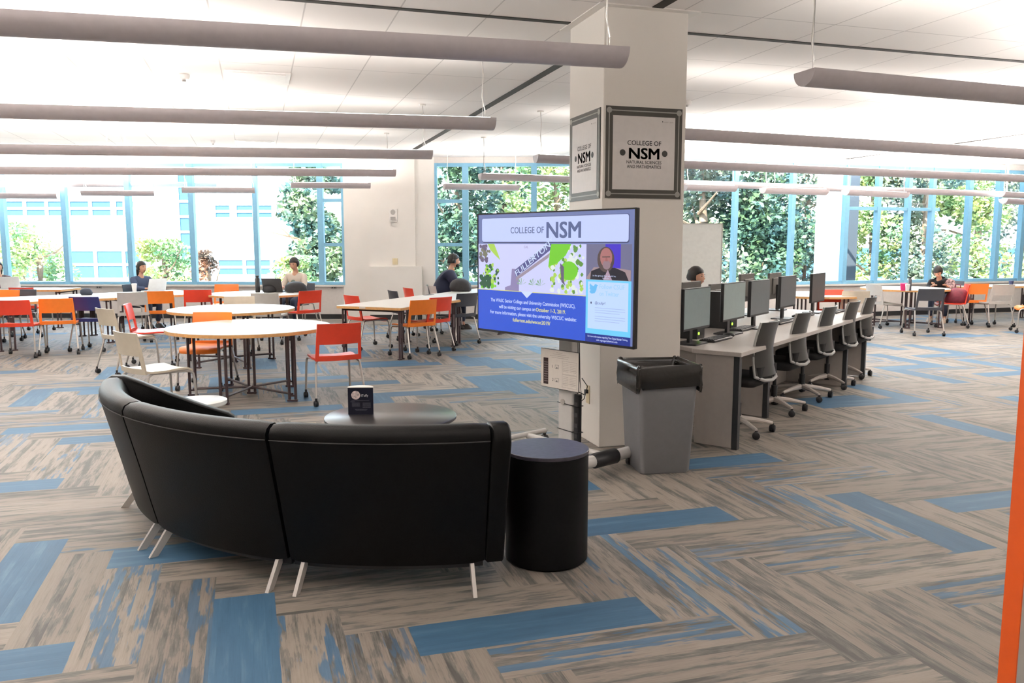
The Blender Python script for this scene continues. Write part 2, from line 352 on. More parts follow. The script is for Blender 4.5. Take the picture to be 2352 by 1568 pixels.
# column
CX0, CY0, CX1, CY1 = 2.545, 5.847, 3.245, 6.55
m = MB(); m.box(CX0, CX1, CY0, CY1, 0, CEIL); col = tag(struct(obj('trim_3', m, COLM, smooth=0, bevel=0.006)), 'square cream painted column in the middle of the room', 'column')
for k in ('label', 'category'): del col[k]
col.name = 'wall_column'
m = MB()
for (a0, a1, b0, b1) in ((CX0 - .07, CX1 + .07, CY0 - .07, CY0 - .0), (CX0 - .07, CX1 + .07, CY1, CY1 + .07), (CX0 - .07, CX0, CY0, CY1), (CX1, CX1 + .07, CY0, CY1)): m.box(a0, a1, b0, b1, CEIL - .008, CEIL)
struct(obj('trim_3', m, WHITE, smooth=0))
SLOT = mat('dark_ceiling_slot', (0.035, 0.03, 0.025), 0.8)
n_ = 4
for (a0, a1, b0, b1) in ((2.90, 2.99, CY1 + .07, 16.6), (2.90, 2.99, Y0, CY0 - .07), (-9, CX0 - .07, 6.36, 6.42), (CX1 + .07, X1, 6.36, 6.42), (-7.5, 2.9, 18.9 - 5.6, 18.9 - 5.54), (12.0, 12.07, Y0, 17.5)):
    m = MB(); m.box(a0, a1, b0, b1, CEIL - .006, CEIL + .03)
    if b0 > 13 and b0 < 14: continue
    struct(obj('trim_%d' % n_, m, SLOT, smooth=0)); n_ += 1

# near orange wall end at the right edge of the view
q = P(2331, 1568, 0.45); q2 = onX(2290, 1568, q.x)
m = MB(); m.box(q.x, q.x + 0.004, q.y, q2.y, 0, CEIL); struct(obj('trim_%d' % n_, m, mat('orange_wall_paint', (0.80, 0.11, 0.010), 0.45), smooth=0))
m = MB(); m.box(q.x + .004, q.x + 0.5, q.y, q2.y, 0, CEIL); struct(obj('wall_partition', m, mat('grey_wall_paint', (0.5, 0.48, 0.46), 0.6), smooth=0))

# ------------------------------------------------------------------ pendant lights
LAMPE = mat('lamp_diffuser', (1, 1, 1), 0.5, emit=(1, 0.95, 0.9), es=6)
CABW = mat('white_cable', (0.75, 0.72, 0.68), 0.5); STEEL = mat('steel_wire', (0.45, 0.43, 0.42), 0.4, metal=0.6)
def pendant(xa, xb, Y, za, zb, label, cables=(), power=1.0, group='pendant lights on the ceiling'):
    """half-round uplight from (xa,Y,za) to (xb,Y,zb); z is the flat top"""
    A, B_ = Vector((xa, Y, za)), Vector((xb, Y, zb)); t = thing('pendant_light', label, 'ceiling light', (A + B_) / 2, group=group)
    Cn = (A + B_) / 2; d = (B_ - A).normalized(); hw, hh = 0.115, 0.105
    prof = [(hw * math.cos(-pi * k / 12), hh * math.sin(-pi * k / 12)) for k in range(13)]
    m = MB(); m.loft([[tuple(Q - Cn + Vector((0, y, z))) for y, z in prof] for Q in (A, B_)], True, True); obj('housing', m, HOUSING, t, smooth=50)
    m = MB(); s = 0.02
    m.loft([[tuple(Q - Cn + Vector((0, y, z))) for y, z in ((-.08, .001), (.08, .001), (.08, .008), (-.08, .008))] for Q in (A + d * .05, B_ - d * .05)]); obj('diffuser', m, LAMPE, t, smooth=0)
    for f in cables:
        Q = A + (B_ - A) * f - Cn; zt_ = CEIL - Cn.z
        m = MB(); m.tube([Q + Vector((0, -.02, .0)), (Q.x, -.02, zt_)], 0.0025, 5); obj('suspension_wire', m, STEEL, t)
        m = MB(); m.tube([Q + Vector((.03, .02, 0)), Q + Vector((.035, .02, .08)), Q + Vector((.0, .0, .2)), (Q.x + .012, 0, zt_ * .7 + Q.z * .3), (Q.x, .0, zt_)], 0.006, 6); obj('power_cable', m, CABW, t)
        m = MB(); m.lathe([(0.045, 0), (0.045, .015), (0.05, .018)], 14, Matrix.Translation((Q.x, 0, zt_ - .019))); obj('canopy', m, CABW, t)
    ld = bpy.data.lights.new('uplight', 'AREA'); ld.shape = 'RECTANGLE'; L_ = (B_ - A).length; ld.size = L_ * 0.97; ld.size_y = 0.14; ld.energy = LAMP_W * L_ * power; ld.color = LAMP_COL
    lo = bpy.data.objects.new('uplight', ld); C.objects.link(lo); lo.parent = t; lo.location = (0, 0, 0.03); lo.rotation_euler = (pi, 0, 0)
    return t
XL, XR = 2.21, 3.65
def zpx(x, y, Y, off=0.045): return onY(x, y, Y).z + off, onY(x, y, Y).x
def row(Y, p0, p1, xa, xb, label, **k):   # p0,p1 picture points of the lamp's middle line, used for its slight slope
    z0, x0 = zpx(*p0, Y); z1, x1 = zpx(*p1, Y); g = (z1 - z0) / (x1 - x0)
    return pendant(xa, xb, Y, z0 + g * (xa - x0), z0 + g * (xb - x0), label, **k)
row(4.80, (0, 54), (1438, 134), -5.1, XL, 'nearest long grey half-round pendant light, its end in front of the square column', cables=(0.02, .5, 0.985))
row(7.70, (0, 255), (1135, 285), -5.1, XL, 'second long grey pendant light from the front, left of the square column', cables=(0.02, .5, 0.985))
row(10.6, (0, 342), (990, 355), -5.1, XL, 'third long grey pendant light from the front on the left side', cables=(0.02, .5, 0.985))
row(13.5, (0, 391), (905, 397), -6.3, XL, 'fourth long grey pendant light from the front, crossing the tops of the left windows', cables=(0.02, .5, 0.985))
row(4.95, (1850, 178), (2352, 222), XR, 12.4, 'nearest grey pendant light right of the square column with its half-round end cap showing', cables=(0.006, .5))
row(7.75, (1573, 308), (2352, 354), XR, 15.1, 'second pendant light on the right, just under the bright ceiling', cables=(0.006, .5))
row(10.65, (1573, 378), (2352, 410), XR, 15.2, 'third pendant light on the right, crossing the tops of the right windows', cables=(0.006, .33, .66))
row(13.55, (1573, 421), (2187, 442), XR, 15.2, 'long pendant light in front of the right windows that ends above the leaning student', cables=(0.006, .15, .5, .99))
def short(p0, p1, d, label, up=1.0, cables=(0.04, .96)):   # small lamps near the windows: held at forward distance d
    q0 = V((p0[0] - 1176) / FPX * d, d); Y = q0.y
    a, c = onY(*p0, Y), onY(*p1, Y); return pendant(a.x, c.x, Y, a.z + .045, c.z + .045, label, cables=cables, power=up)
short((668, 425), (850, 426), 16.0, 'short pendant light hanging by the right end of the left windows')
short((-300, 421), (498, 425), 16.2, 'long pendant light before the left windows, below the fourth lamp and above the short ones', cables=(.5, .98))
short((418, 436), (585, 437), 16.3, 'short pendant light before the window mullion in the middle of the left windows')
short((187, 443), (355, 444), 16.5, 'short pendant light between the second and third mullions of the left windows')
short((-60, 449), (132, 450), 16.6, 'lowest short pendant light at the far left edge of the windows')
short((1020, 428), (1190, 431), 15.6, 'short pendant light before the narrow window panes of the front window')
short((1573, 430), (1687, 433), 14.6, 'pendant light piece emerging right of the column over the whiteboard')
short((1752, 437), (1896, 441), 14.9, 'short pendant light before the second mullion of the right windows')
short((1942, 441), (2080, 448), 15.6, 'short pendant light over the transom of the right windows')
short((2298, 446), (2460, 454), 16.6, 'upper of the two lamp ends at the far right edge')
short((2304, 461), (2460, 470), 17.0, 'lower of the two lamp ends at the far right edge')
for Y, s in ((1.9, 'above the viewer'), (-1.1, 'behind the viewer')):
    pendant(-5.1, XL, Y, 2.79, 2.79, 'long pendant light out of view %s on the left' % s, cables=(0.02, .985), power=.35); pendant(XR, 12.4, Y, 2.79, 2.79, 'long pendant light out of view %s on the right' % s, cables=(0.02, .985), power=.35)

# ceiling fittings
WPL = mat('white_metal_fitting', (0.78, 0.75, 0.72), 0.5); GRILL = mat('vent_grey', (0.40, 0.38, 0.36), 0.6)
def detector(x, y, label, r=.06):
    q = P(x, y, CEIL); t = thing('smoke_detector', label, 'smoke detector', q, group='ceiling fittings')
    m = MB(); m.lathe([(r * .5, -.05), (r * .8, -.045), (r, -.02), (r, 0)], 18); obj('body', m, WPL, t)
    m = MB(); m.lathe([(r * .3, -.07), (r * .35, -.05)], 12); obj('sensor', m, GRILL, t)
detector(422, 172, 'small white ceiling detector between the first and second lamps on the left')
detector(489, 323, 'tiny ceiling detector above the left windows between the second and third lamps', .04)
detector(1578, 232, 'white ceiling detector just right of the square column')
def diffuser(x, y, w, h, label):
    q = P(x, y, CEIL); t = thing('air_diffuser', label, 'air vent', q, group='ceiling fittings')
    m = MB(); m.box(-w / 2, w / 2, -h / 2, h / 2, -.012, 0); obj('frame', m, WPL, t, smooth=0)
    m = MB(); m.box(-w / 2 + .05, w / 2 - .05, -h / 2 + .05, h / 2 - .05, -.018, -.012); obj('grille', m, WPL, t, smooth=0)
diffuser(592, 177, .66, .62, 'square white air diffuser in the ceiling between first and second left lamps')
diffuser(585, 327, .66, .62, 'white air diffuser in the ceiling in front of the left windows')

# ------------------------------------------------------------------ chairs
def chair_meshes(m):
    D = {}
    b = MB(); rings = []
    for y, z, w in ((-.21, .445, .20), (-.16, .435, .215), (-.05, .432, .22), (.08, .440, .22), (.17, .438, .215), (.215, .418, .205), (.225, .40, .19)):
        top = [(w * (k / 4 - 1), y, z + .012 * abs(k / 4 - 1) ** 2) for k in range(9)]
        rings.append(top + [(x, y - .004, zz - .018) for x, _, zz in reversed(top)])
    b.loft(rings); D['seat'] = b.mesh('seat', m, 60)
    b = MB()
    def back(z): return -.215 - (z - .42) * .16 - .25 * max(0, z - .62) ** 2
    # back panel, curved in plan, standing over an open gap
    def strip(u0, u1, z0, z1, n, nz=4):
        rings = []
        for k in range(n + 1):
            u = u0 + (u1 - u0) * k / n
            pts = []
            for j in range(nz + 1):
                z = z0 + (z1 - z0) * j / nz; hw = .222 - .012 * (z - .45) / .33
                pts.append((u * hw, back(z) - .035 * (1 - u * u) + .015, z))
            rings.append(pts + [(x, y - .016, z) for x, y, z in reversed(pts)])
        b.loft(rings)
    strip(-1, 1, .585, .785, 10); strip(-1, -.86, .425, .60, 1); strip(.86, 1, .425, .60, 1); strip(-1, 1, .425, .475, 10)
    D['backrest'] = b.mesh('backrest', m, 45)
    return D
def leg_meshes():
    D = {}
    for s in (-1, 1):
        b = MB(); b.tube([(s * .195, -.16, .425), (s * .20, .10, .42), (s * .207, .185, .415), (s * .213, .215, .39), (s * .217, .225, .33), (s * .225, .235, .075)], .011, 8); D['f%d' % s] = b.mesh('leg', LEGM)
        b = MB(); b.tube([(s * .19, -.15, .42), (s * .212, -.19, .40), (s * .24, -.285, .075)], .011, 8); D['r%d' % s] = b.mesh('leg', LEGM)
        for k, y in (('f', .235), ('r', -.285)):
            x = s * (.225 if k == 'f' else .24); b = MB()
            Mx = Matrix.Translation((x, y + .01, .03)) @ Matrix.Rotation(pi / 2, 4, 'Y')
            b.lathe([(.018, -.022), (.029, -.018), (.03, -.004), (.024, -.002), (.024, .002), (.03, .004), (.029, .018), (.018, .022)], 14, Mx); b.tube([(x, y, .05), (x, y, .085)], .012, 8); D['c' + k + str(s)] = b.mesh('caster', BLACKP)
    return D
LEGS = leg_meshes(); CH = {}
COLS = {'red': RED, 'orange': ORANGE, 'navy': NAVY, 'charcoal': CHAR, 'beige': BEIGE, 'grey': GREYC}
def chair(x, y, th, col, label, group='classroom chairs on casters', d=None):
    """x,y: picture point of the middle of the back's top edge (0.785 m up)"""
    if col not in CH: CH[col] = chair_meshes(COLS[col])
    if d is None: q = P(x, y, .82)
    else: q = V((x - 1176) / FPX * d, d)
    a = rel(th); f = Vector((-math.sin(a), math.cos(a), 0)); loc = Vector((q.x, q.y, 0)) + f * .27
    t = thing('classroom_chair', label, 'chair', loc, a, group); t.scale = (1.045,) * 3
    obj('seat', CH[col]['seat'], parent=t); obj('backrest', CH[col]['backrest'], parent=t)
    for k in ('f-1', 'f1', 'r-1', 'r1'):
        lg = obj('leg', LEGS[k], parent=t); obj('caster', LEGS['c' + k], parent=lg)
    return t
chair(778, 742, -26, 'red', 'red plastic chair at the right side of the nearest round table')
chair(290, 762, 40, 'beige', 'beige chair behind the curved sofa, left of the nearest round table')
chair(242, 708, 38, 'beige', 'beige chair at the left of the second round table')
chair(296, 698, 74, 'red', 'red chair seen from the side at the left end of the second round table')
chair(485, 722, 178, 'orange', 'orange chair pushed in behind the nearest round table, facing the viewer', d=9.35)
chair(608, 673, 0, 'grey', 'grey chair seen from behind, between the round tables and the student in the white shirt')
chair(549, 685, 172, 'beige', 'beige chair behind the right side of the second round table', d=12.1)
chair(712, 667, -48, 'red', 'red chair in front of the student in the white shirt')
chair(28, 689, -14, 'red', 'red chair at the left picture edge, near side of the long table')
chair(128, 685, -20, 'orange', 'orange chair between the red and the navy chairs at the long table')
chair(193, 681, 0, 'navy', 'navy blue chair on the near side of the long table')
chair(303, 671, -20, 'grey', 'light grey chair at the long table, in front of the seated woman in navy')
chair(365, 668, -22, 'orange', 'orange chair at the long table, between the grey and the red chairs')
chair(454, 662, -14, 'red', 'red chair at the right end of the long table', d=13.8)
chair(521, 662, 170, 'orange', 'orange chair half hidden behind the third round table', d=15.6)
chair(50, 663, 0, 'red', 'red chair back showing just over the long table at the far left', d=14.5)
chair(53, 671, 180, 'charcoal', 'dark blue-grey chair on the far side of the long table at the left', d=13.9)
chair(14, 672, 180, 'orange', 'pale orange chair on the far side of the long table at the picture edge', d=13.7)
chair(808, 678, 50, 'red', 'red chair at the near left corner of the long right table')
chair(903, 667, 62, 'charcoal', 'dark grey-blue chair on the far side of the right table')
chair(938, 661, 62, 'red', 'red chair on the far side of the right table, beside the dark one')
chair(990, 656, 60, 'grey', 'light grey chair just in front of the man in the dark jacket')
chair(972, 688, -40, 'orange', 'orange chair on the near side of the right table')
chair(1011, 679, -48, 'red', 'red chair between the orange and charcoal chairs at the right table', d=11.95)
chair(1072, 673, -46, 'charcoal', 'charcoal chair beside the large screen at the right table')
chair(2139, 663, 2, 'charcoal', 'black chair seen from behind in front of the leaning student')
chair(2219, 657, -72, 'red', 'red chair holding the maroon bag', d=15.6)
chair(2247, 651, -8, 'orange', 'orange chair by the right windows')
chair(2305, 653, -4, 'grey', 'light grey chair by the right windows, right of the orange one')
chair(2008, 653, 76, 'grey', 'light grey chair seen from the side, left of the sunlit round table')
chair(1966, 668, 4, 'beige', 'beige chair behind the farthest task chair')
chair(1908, 668, 178, 'red', 'red chair pushed under the round table behind the computers', d=13.8)
chair(2412, 668, -70, 'orange', 'chair cut by the right picture edge with only a leg in view', d=14.6)

# ------------------------------------------------------------------ tables
def round_table(lat, d, r, label, ang=0, z=0.73):
    t = thing('round_table', label, 'table', V(lat, d), rel(ang), 'round tables')
    b = MB(); b.lathe([(r - .004, z - .003), (r, z - .001), (r - .003, z)], 64, cap0=True); b.lathe([(r, z - .028), (r, z - .001)], 64); 
    tp = MB(); tp.lathe([(r - .002, z - .006), (r - .002, z)], 72); obj('tabletop', tp, LAMW, t)
    eb = MB(); eb.lathe([(r - .02, z - .038), (r, z - .036), (r, z - .004), (r - .003, z - .004)], 72, cap0=True, cap1=True); obj('edge_band', eb, TANEDGE, t)
    pos = [(-38, .70), (55, .52), (130, .66), (192, .60), (262, .62)]
    def pair(a, rr):
        x, y = rr * math.cos(math.radians(a)), rr * math.sin(math.radians(a)); b = MB()
        for s in (-.032, .032):
            b.tube([(x + s, y, .02), (x + s, y, z - .03)], .015, 10)
        b.box(x - .032, x + .032, y - .008, y + .008, .05, .07); b.box(x - .05, x + .05, y - .02, y + .02, 0, .02); return b
    obj('leg', pair(0, 0), DARKBROWN, t)
    for a, rr in pos:
        obj('leg', pair(a, rr), DARKBROWN, t)
        x, y = rr * math.cos(math.radians(a)), rr * math.sin(math.radians(a))
        b = MB(); b.tube([(0, 0, .075), (x, y, .075)], .013, 8); b.box(min(0, x), max(0, x), y * 0 - .001, .001, z - .05, z - .049) if 0 else None
        obj('stretcher', b, DARKBROWN, t); b = MB(); b.tube([(0, 0, z - .05), (x * .98, y * .98, z - .05)], .012, 8); obj('rail', b, DARKBROWN, t)
    return t
round_table(-2.80, 8.67, .845, 'nearest round white-topped table with a tan edge and dark steel legs')
round_table(-3.78, 11.0, .82, 'second round white-topped table, behind the nearest one', 20)
round_table(-4.45, 14.3, .84, 'third round table, where the student in the white shirt works', 60)
round_table(5.25, 14.1, .80, 'round table with red papers behind the computer desk', 30)
round_table(7.66, 15.95, .80, 'sunlit round table where the leaning student writes', 10)
def rect_table(c, ang, L_, Wd, label, z=0.73, name='rectangular_table', nleg=4):
    t = thing(name, label, 'table', c, ang, 'long rectangular tables')
    b = MB(); b.prism(rrect(-L_ / 2, L_ / 2, -Wd / 2, Wd / 2, .02), z - .006, z); obj('tabletop', b, LAMW, t, smooth=0)
    b = MB(); b.prism(rrect(-L_ / 2 - .002, L_ / 2 + .002, -Wd / 2 - .002, Wd / 2 + .002, .02), z - .040, z - .006); obj('edge_band', b, TANEDGE, t, smooth=0)
    for sx in (-1, 1):
        for s in (-1, 1):
            x, y = sx * (L_ / 2 - .09), s * (Wd / 2 - .07); b = MB()
            for k in (-.032, .032): b.tube([(x + k, y, .02), (x + k, y, z - .034)], .015, 10)
            b.box(x - .06, x + .06, y - .02, y + .02, 0, .02); b.box(x - .03, x + .03, y - .008, y + .008, .3, .5); obj('leg', b, DARKBROWN, t)
        b = MB(); b.tube([(sx * (L_ / 2 - .09), -Wd / 2 + .07, z - .06), (sx * (L_ / 2 - .09), Wd / 2 - .07, z - .06)], .013, 8); obj('stretcher', b, DARKBROWN, t)
    return t
def vdir(a):  # world angle of a direction given in (sideways, forward) degrees
    v = V(math.cos(math.radians(a)), math.sin(math.radians(a))); return math.atan2(v.y, v.x)
def row_tables(p0, adir, n, L_, Wd, side, labels):
    """p0 = near corner on the near edge (sideways, forward); the row runs at adir; width to 'side' (+1 left)"""
    for k in range(n):
        a = math.radians(adir); s = (k + .5) * (L_ + .004)
        lat = p0[0] + math.cos(a) * s - math.sin(a) * Wd / 2 * side; d = p0[1] + math.sin(a) * s + math.cos(a) * Wd / 2 * side
        rect_table(V(lat, d), vdir(adir), L_, Wd, labels[k])
row_tables((-1.51, 11.1), 67, 3, 1.78, 1.06, 1, ['nearest table of the long right table row, with a small white label on its edge', 'second table of the long right row, under the backpack', 'farthest table of the long right row, hidden partly by the screen'])
row_tables((-8.6, 10.9), 46, 3, 1.58, 1.42, 1, ['table of the long left row at the picture edge', 'middle table of the long left row behind the orange and navy chairs', 'farthest table of the long left row, where the woman in navy sits'])
rect_table(V(-9.6, 15.75), vdir(0), 2.2, .75, 'table by the left windows holding the open white laptop')
rect_table(V(10.1, 16.95), vdir(17), 2.2, .75, 'table at the right picture edge by the windows')
b = MB(); b.box(-.05, .05, -.001, .001, -.011, .011); q = V(-2.05, 11.26 + .05)
a_ = math.radians(67); c0 = (-1.51 - math.sin(a_) * .62, 11.1 + math.cos(a_) * .62)
lp = V(c0[0] - math.cos(a_) * .0042, c0[1] - math.sin(a_) * .0042, .712); tag(obj('paper_label', b, LAMW, loc=lp, rz=vdir(67) - pi / 2, smooth=0), 'small white sticker on the edge of the nearest long right table', 'sticker')

# ------------------------------------------------------------------ curved sofa
SCN = Vector((1.105, 5.41)); LEG_W = mat('pale_metal_leg', (0.55, 0.52, 0.49), 0.4, metal=0.2); PIPE = mat('black_leather_seam', (0.004, 0.004, 0.004), 0.6)
def sweep(prof, a0, a1, n, closed=True):
    rings = []
    for k in range(n + 1):
        a = math.radians(a0 + (a1 - a0) * k / n)
        e = min(k, n - k); ins = 0.012 if e == 0 else 0.0
        cxr = sum(p[0] for p in prof) / len(prof); czr = sum(p[1] for p in prof) / len(prof)
        rings.append([((r + (cxr - r) * ins * 2) * math.cos(a), (r + (cxr - r) * ins * 2) * math.sin(a), z + (czr - z) * ins * 2) for r, z in prof])
    return MB().loft(rings)
BACKP = [(1.865, .13), (1.895, .25), (1.935, .42), (1.98, .60), (2.015, .74), (2.018, .775), (2.005, .80), (1.975, .815), (1.935, .815), (1.905, .80), (1.885, .76), (1.85, .60), (1.82, .44), (1.80, .30), (1.80, .13)]
SEATP = [(1.82, .15), (1.83, .43), (1.70, .445), (1.45, .45), (1.33, .445), (1.295, .42), (1.285, .38), (1.30, .15)]
def sofa_leg(t, a, inner=False):
    a = math.radians(a); r = Vector((math.cos(a), math.sin(a), 0)); s = Vector((-r.y, r.x, 0))
    R0, R1 = (1.83, 1.955) if not inner else (1.40, 1.32); dw = .055
    b = MB(); sg = -1 if not inner else 1
    top = r * R0 + Vector((0, 0, .17)); bot = r * R1
    q = [top + r * sg * dw, top, bot, bot + r * sg * dw * .8]
    b.loft([[tuple(p - s * .009) for p in q], [tuple(p + s * .009) for p in q]]); obj('leg', b, LEG_W, t, smooth=0)
def sofa_section(a0, a1, label, legs, arms=()):
    t = thing('sofa_section', label, 'sofa', (SCN.x, SCN.y, 0), 0, 'curved black sofa sections')
    aa0, aa1 = a0 + .25, a1 - .25
    for s in arms:
        if s < 0: aa0 += 2.7
        else: aa1 -= 2.7
    obj('backrest', sweep(BACKP, aa0, aa1, 16), LEATHER, t, smooth=50)
    obj('seat', sweep(SEATP, aa0, aa1, 16), LEATHER, t, smooth=50)
    m = MB(); m.loft([[((rr) * math.cos(math.radians(aa0 + (aa1 - aa0) * k / 16)), rr * math.sin(math.radians(aa0 + (aa1 - aa0) * k / 16)), z) for rr, z in ((2.0175, .742), (2.0215, .745), (2.0185, .749))] for k in range(17)])
    obj('seam', m, PIPE, t)
    m = MB(); m.loft([[(rr * math.cos(math.radians(aa0 + (aa1 - aa0) * k / 12)), rr * math.sin(math.radians(aa0 + (aa1 - aa0) * k / 12)), z) for rr, z in ((1.33, .10), (1.83, .10), (1.83, .15), (1.33, .15))] for k in range(13)]); obj('base_frame', m, BLACKP, t)
    for s in arms:
        am = a0 + 1.45 if s < 0 else a1 - 1.45; am = math.radians(am); r = Vector((math.cos(am), math.sin(am), 0)); n = Vector((-r.y, r.x, 0))
        prof = [(1.27, .13), (1.265, .47), (1.275, .52), (1.31, .545), (1.45, .60), (1.65, .69), (1.82, .775), (1.90, .81), (1.97, .815), (2.01, .79), (2.02, .74), (1.98, .58), (1.93, .40), (1.87, .13)]
        rings = []
        for o, k in ((-.045, .97), (-.035, 1.0), (.035, 1.0), (.045, .97)):
            rings.append([tuple(r * (1.65 + (p[0] - 1.65) * k) + n * o + Vector((0, 0, .45 + (p[1] - .45) * k))) for p in prof])
        obj('arm', MB().loft(rings), LEATHER, t, smooth=50)
    for a in legs: sofa_leg(t, a)
    sofa_leg(t, a0 + 3, True); sofa_leg(t, a1 - 3, True)
    return t
sofa_section(-122.7, -91.2, 'right section of the curved black leather sofa, beside the black drum table', (-120.6, -95.9), (1,))
sofa_section(-152.1, -122.7, 'middle section of the curved black leather sofa', (-149.8, -124.8))
sofa_section(-181.5, -152.1, 'left section of the curved black leather sofa, with its sloping arm showing', (-178.5, -154.2), (-1,))

# drum side table, coffee table, stool
q = P(1256, 1028, .578); t = thing('drum_side_table', 'black cylindrical side table standing at the right end of the sofa', 'side table', (q.x, q.y, 0))
obj('body', MB().lathe([(.20, 0), (.205, .01), (.212, .012), (.212, .56)], 64), BLACKLAM, t); obj('tabletop', MB().lathe([(.210, .56), (.214, .562), (.214, .577), (.212, .579)], 64), mat('dark_woodgrain_top', (0.05, 0.045, 0.06), 0.35, noise=0.25, nscale=40), t)
q = P(898, 953, .42); t = thing('coffee_table', 'round black coffee table inside the curve of the sofa', 'coffee table', (q.x, q.y, 0)); COF = q
obj('tabletop', MB().lathe([(.45, .395), (.456, .40), (.456, .416), (.45, .42)], 72), mat('black_satin_top', (0.03, 0.027, 0.028), 0.28), t)
obj('pedestal', MB().lathe([(.05, .03), (.04, .06), (.035, .395)], 24), BLACKP, t); obj('base', MB().lathe([(.30, 0), (.30, .012), (.06, .03)], 48), BLACKP, t)
q = P(457, 918, .45); t = thing('stool', 'small stool with a round white top behind the sloping sofa arm', 'stool', (q.x, q.y, 0))
obj('seat', MB().lathe([(.19, .41), (.20, .42), (.20, .445), (.19, .45)], 40), mat('white_stool_top', (0.75, 0.78, 0.76), 0.25), t); obj('pedestal', MB().lathe([(.15, 0), (.14, .02), (.03, .05), (.03, .41)], 24), CHROME, t)

# tent card (curved standee) on the coffee table
NAVYC = mat('navy_card', (0.006, 0.007, 0.02), 0.4); WT = mat('white_print', (0.75, 0.75, 0.75), 0.6); WG = mat('grey_print', (0.20, 0.20, 0.23), 0.6)
q = P(831, 955, .42); t = thing('table_sign', 'dark navy advert holder with a white rounded top standing on the coffee table', 'sign', (q.x, q.y + .05, .42), rel(-2))
w, hh = .088, .19
ell = lambda k, n=24: (w * math.cos(2 * pi * k / n), .045 * math.sin(2 * pi * k / n))
front = [(w * (k / 8 - 1), -.0) for k in range(17)]; backp = [(w * math.cos(pi * k / 16), .075 * math.sin(pi * k / 16)) for k in range(17)]
poly = front + backp[1:-1]
obj('body', MB().prism([(x, y) for x, y in poly], 0, hh), NAVYC, t); obj('cap', MB().prism([(x * 1.02, y * 1.03 - .002) for x, y in poly], hh, hh + .006), mat('white_cap', (0.85, 0.82, 0.76), 0.4), t)
bd = MB(); bd.lathe([(.031, 0), (.031, .0006)], 28, Matrix.Translation((-.033, -.0002, .138)) @ Matrix.Rotation(pi / 2, 4, 'X')); obj('badge', bd, mat('pale_round_badge', (0.62, 0.52, 0.50), 0.5, noise=0.5, nscale=60), t)
text_mesh('iTuffy', WT, .004, .128, w=.050, h=.016, bold=.02, parent=t, z=-.001, name='title')
ln = MB()
def textlines(mb, rows, y0=-.0012, th=.0009, step=.0022):
    for x0, x1, z in rows:
        x = x0
        while x < x1:
            wd = R.uniform(.4, 1.4) * step * 2; mb.box(x, min(x + wd, x1), y0, y0 + .0004, z - th, z + th); x += wd + step * .5
textlines(ln, [(-.062, .06, .100), (-.07, -.04, .091)] + [(-.06, -.005, .083 - .0065 * k) for k in range(5)] + [(.014, .07, .083 - .0065 * k) for k in range(6)] + [(-.04, .045, .037), (-.035, .04, .031)])
obj('small_print', ln, WG, t, smooth=0)

# ------------------------------------------------------------------ screen on its cart
TVL, TVR = V(-.27, 6.5), V(.80, 5.3); tvdir = (TVR - TVL).normalized(); TW, TH = (TVR - TVL).length, .918; TZ = .922
tva = math.atan2(tvdir.y, tvdir.x); tvn = Vector((-tvdir.y, tvdir.x, 0))     # tvn points behind the screen
tvc = (TVL + TVR) / 2; tvc.z = TZ
t = thing('display_screen', 'large black-framed flat screen showing college announcements on a cart', 'screen', tvc, tva)
m = MB(); m.rbox(-TW / 2, TW / 2, 0, .035, 0, TH, .006, n=1); m.rbox(-TW * .32, TW * .32, .035, .07, .1, TH - .25, .02); obj('casing', m, BLACKP, t, smooth=30)
m = MB(); bz = .011
for a0, a1, z0, z1 in ((-TW / 2, TW / 2, TH - bz, TH), (-TW / 2, TW / 2, 0, bz + .006), (-TW / 2, -TW / 2 + bz, 0, TH), (TW / 2 - bz, TW / 2, 0, TH)): m.box(a0, a1, -.006, 0, z0, z1)
obj('bezel', m, BLACKP, t, smooth=0)
def em(name, c, s=0.9): return mat('screen_' + name, (0.01, 0.01, 0.01), .3, emit=c, es=s)
sw, sh = TW - 2 * bz, TH - 2 * bz - .006
U = lambda u: -sw / 2 + u * sw
Vv = lambda v: bz + .006 + v * sh
m = MB(); m.box(U(0), U(1), -.001, .002, Vv(0), Vv(1)); panel = obj('display_panel', m, em('slate', (0.16, 0.20, 0.42)), t, smooth=0)
lay = [0.0015]
def spoly(name, pts, mt, par=None):
    lay[0] += 0.00012
    m = MB(); m.add([(U(u), -lay[0], Vv(v)) for u, v in pts], [tuple(range(len(pts)))]); return obj(name, m, mt, par or panel, smooth=0)
def srect(name, u0, u1, v0, v1, mt): return spoly(name, [(u0, v0), (u1, v0), (u1, v1), (u0, v1)], mt)
def sround(name, u0, u1, v0, v1, r, mt, n=4):
    k = sw / sh; o = [(a, b_ ) for a, b_ in rrect(u0 * k, u1 * k, v0, v1, r, n)]; return spoly(name, [(a / k, b_) for a, b_ in o], mt)
def sell(name, cu, cv, ru, rv, mt, n=20, rot=0, e=1): return spoly(name, [(cu + ru * math.cos(2 * pi * k / n) * math.cos(rot) - rv * math.sin(2 * pi * k / n) * math.sin(rot), cv + (ru * math.cos(2 * pi * k / n) * math.sin(rot) + rv * math.sin(2 * pi * k / n) * math.cos(rot)) * e) for k in range(n)], mt)
sround('header_shadow', .03, .972, .758, .972, .022, em('dark', (0.06, 0.07, 0.16)))
sround('header_panel', .028, .968, .768, .968, .02, em('lav', (0.52, 0.60, 1.0), .95))
HG = em('grey', (0.12, 0.15, 0.30)); HW = em('white', (0.62, 0.72, 1.0)); HY = em('yellow', (0.72, 0.70, 0.22))
def stext(s, u0, u1, v, h, mt, bold=0, name='lettering'):
    lay[0] += 0.00012; o = text_mesh(s, mt, U(u0), Vv(v), w=(u1 - u0) * sw, h=h * sh, bold=bold, parent=panel, z=-lay[0], name=name); return o
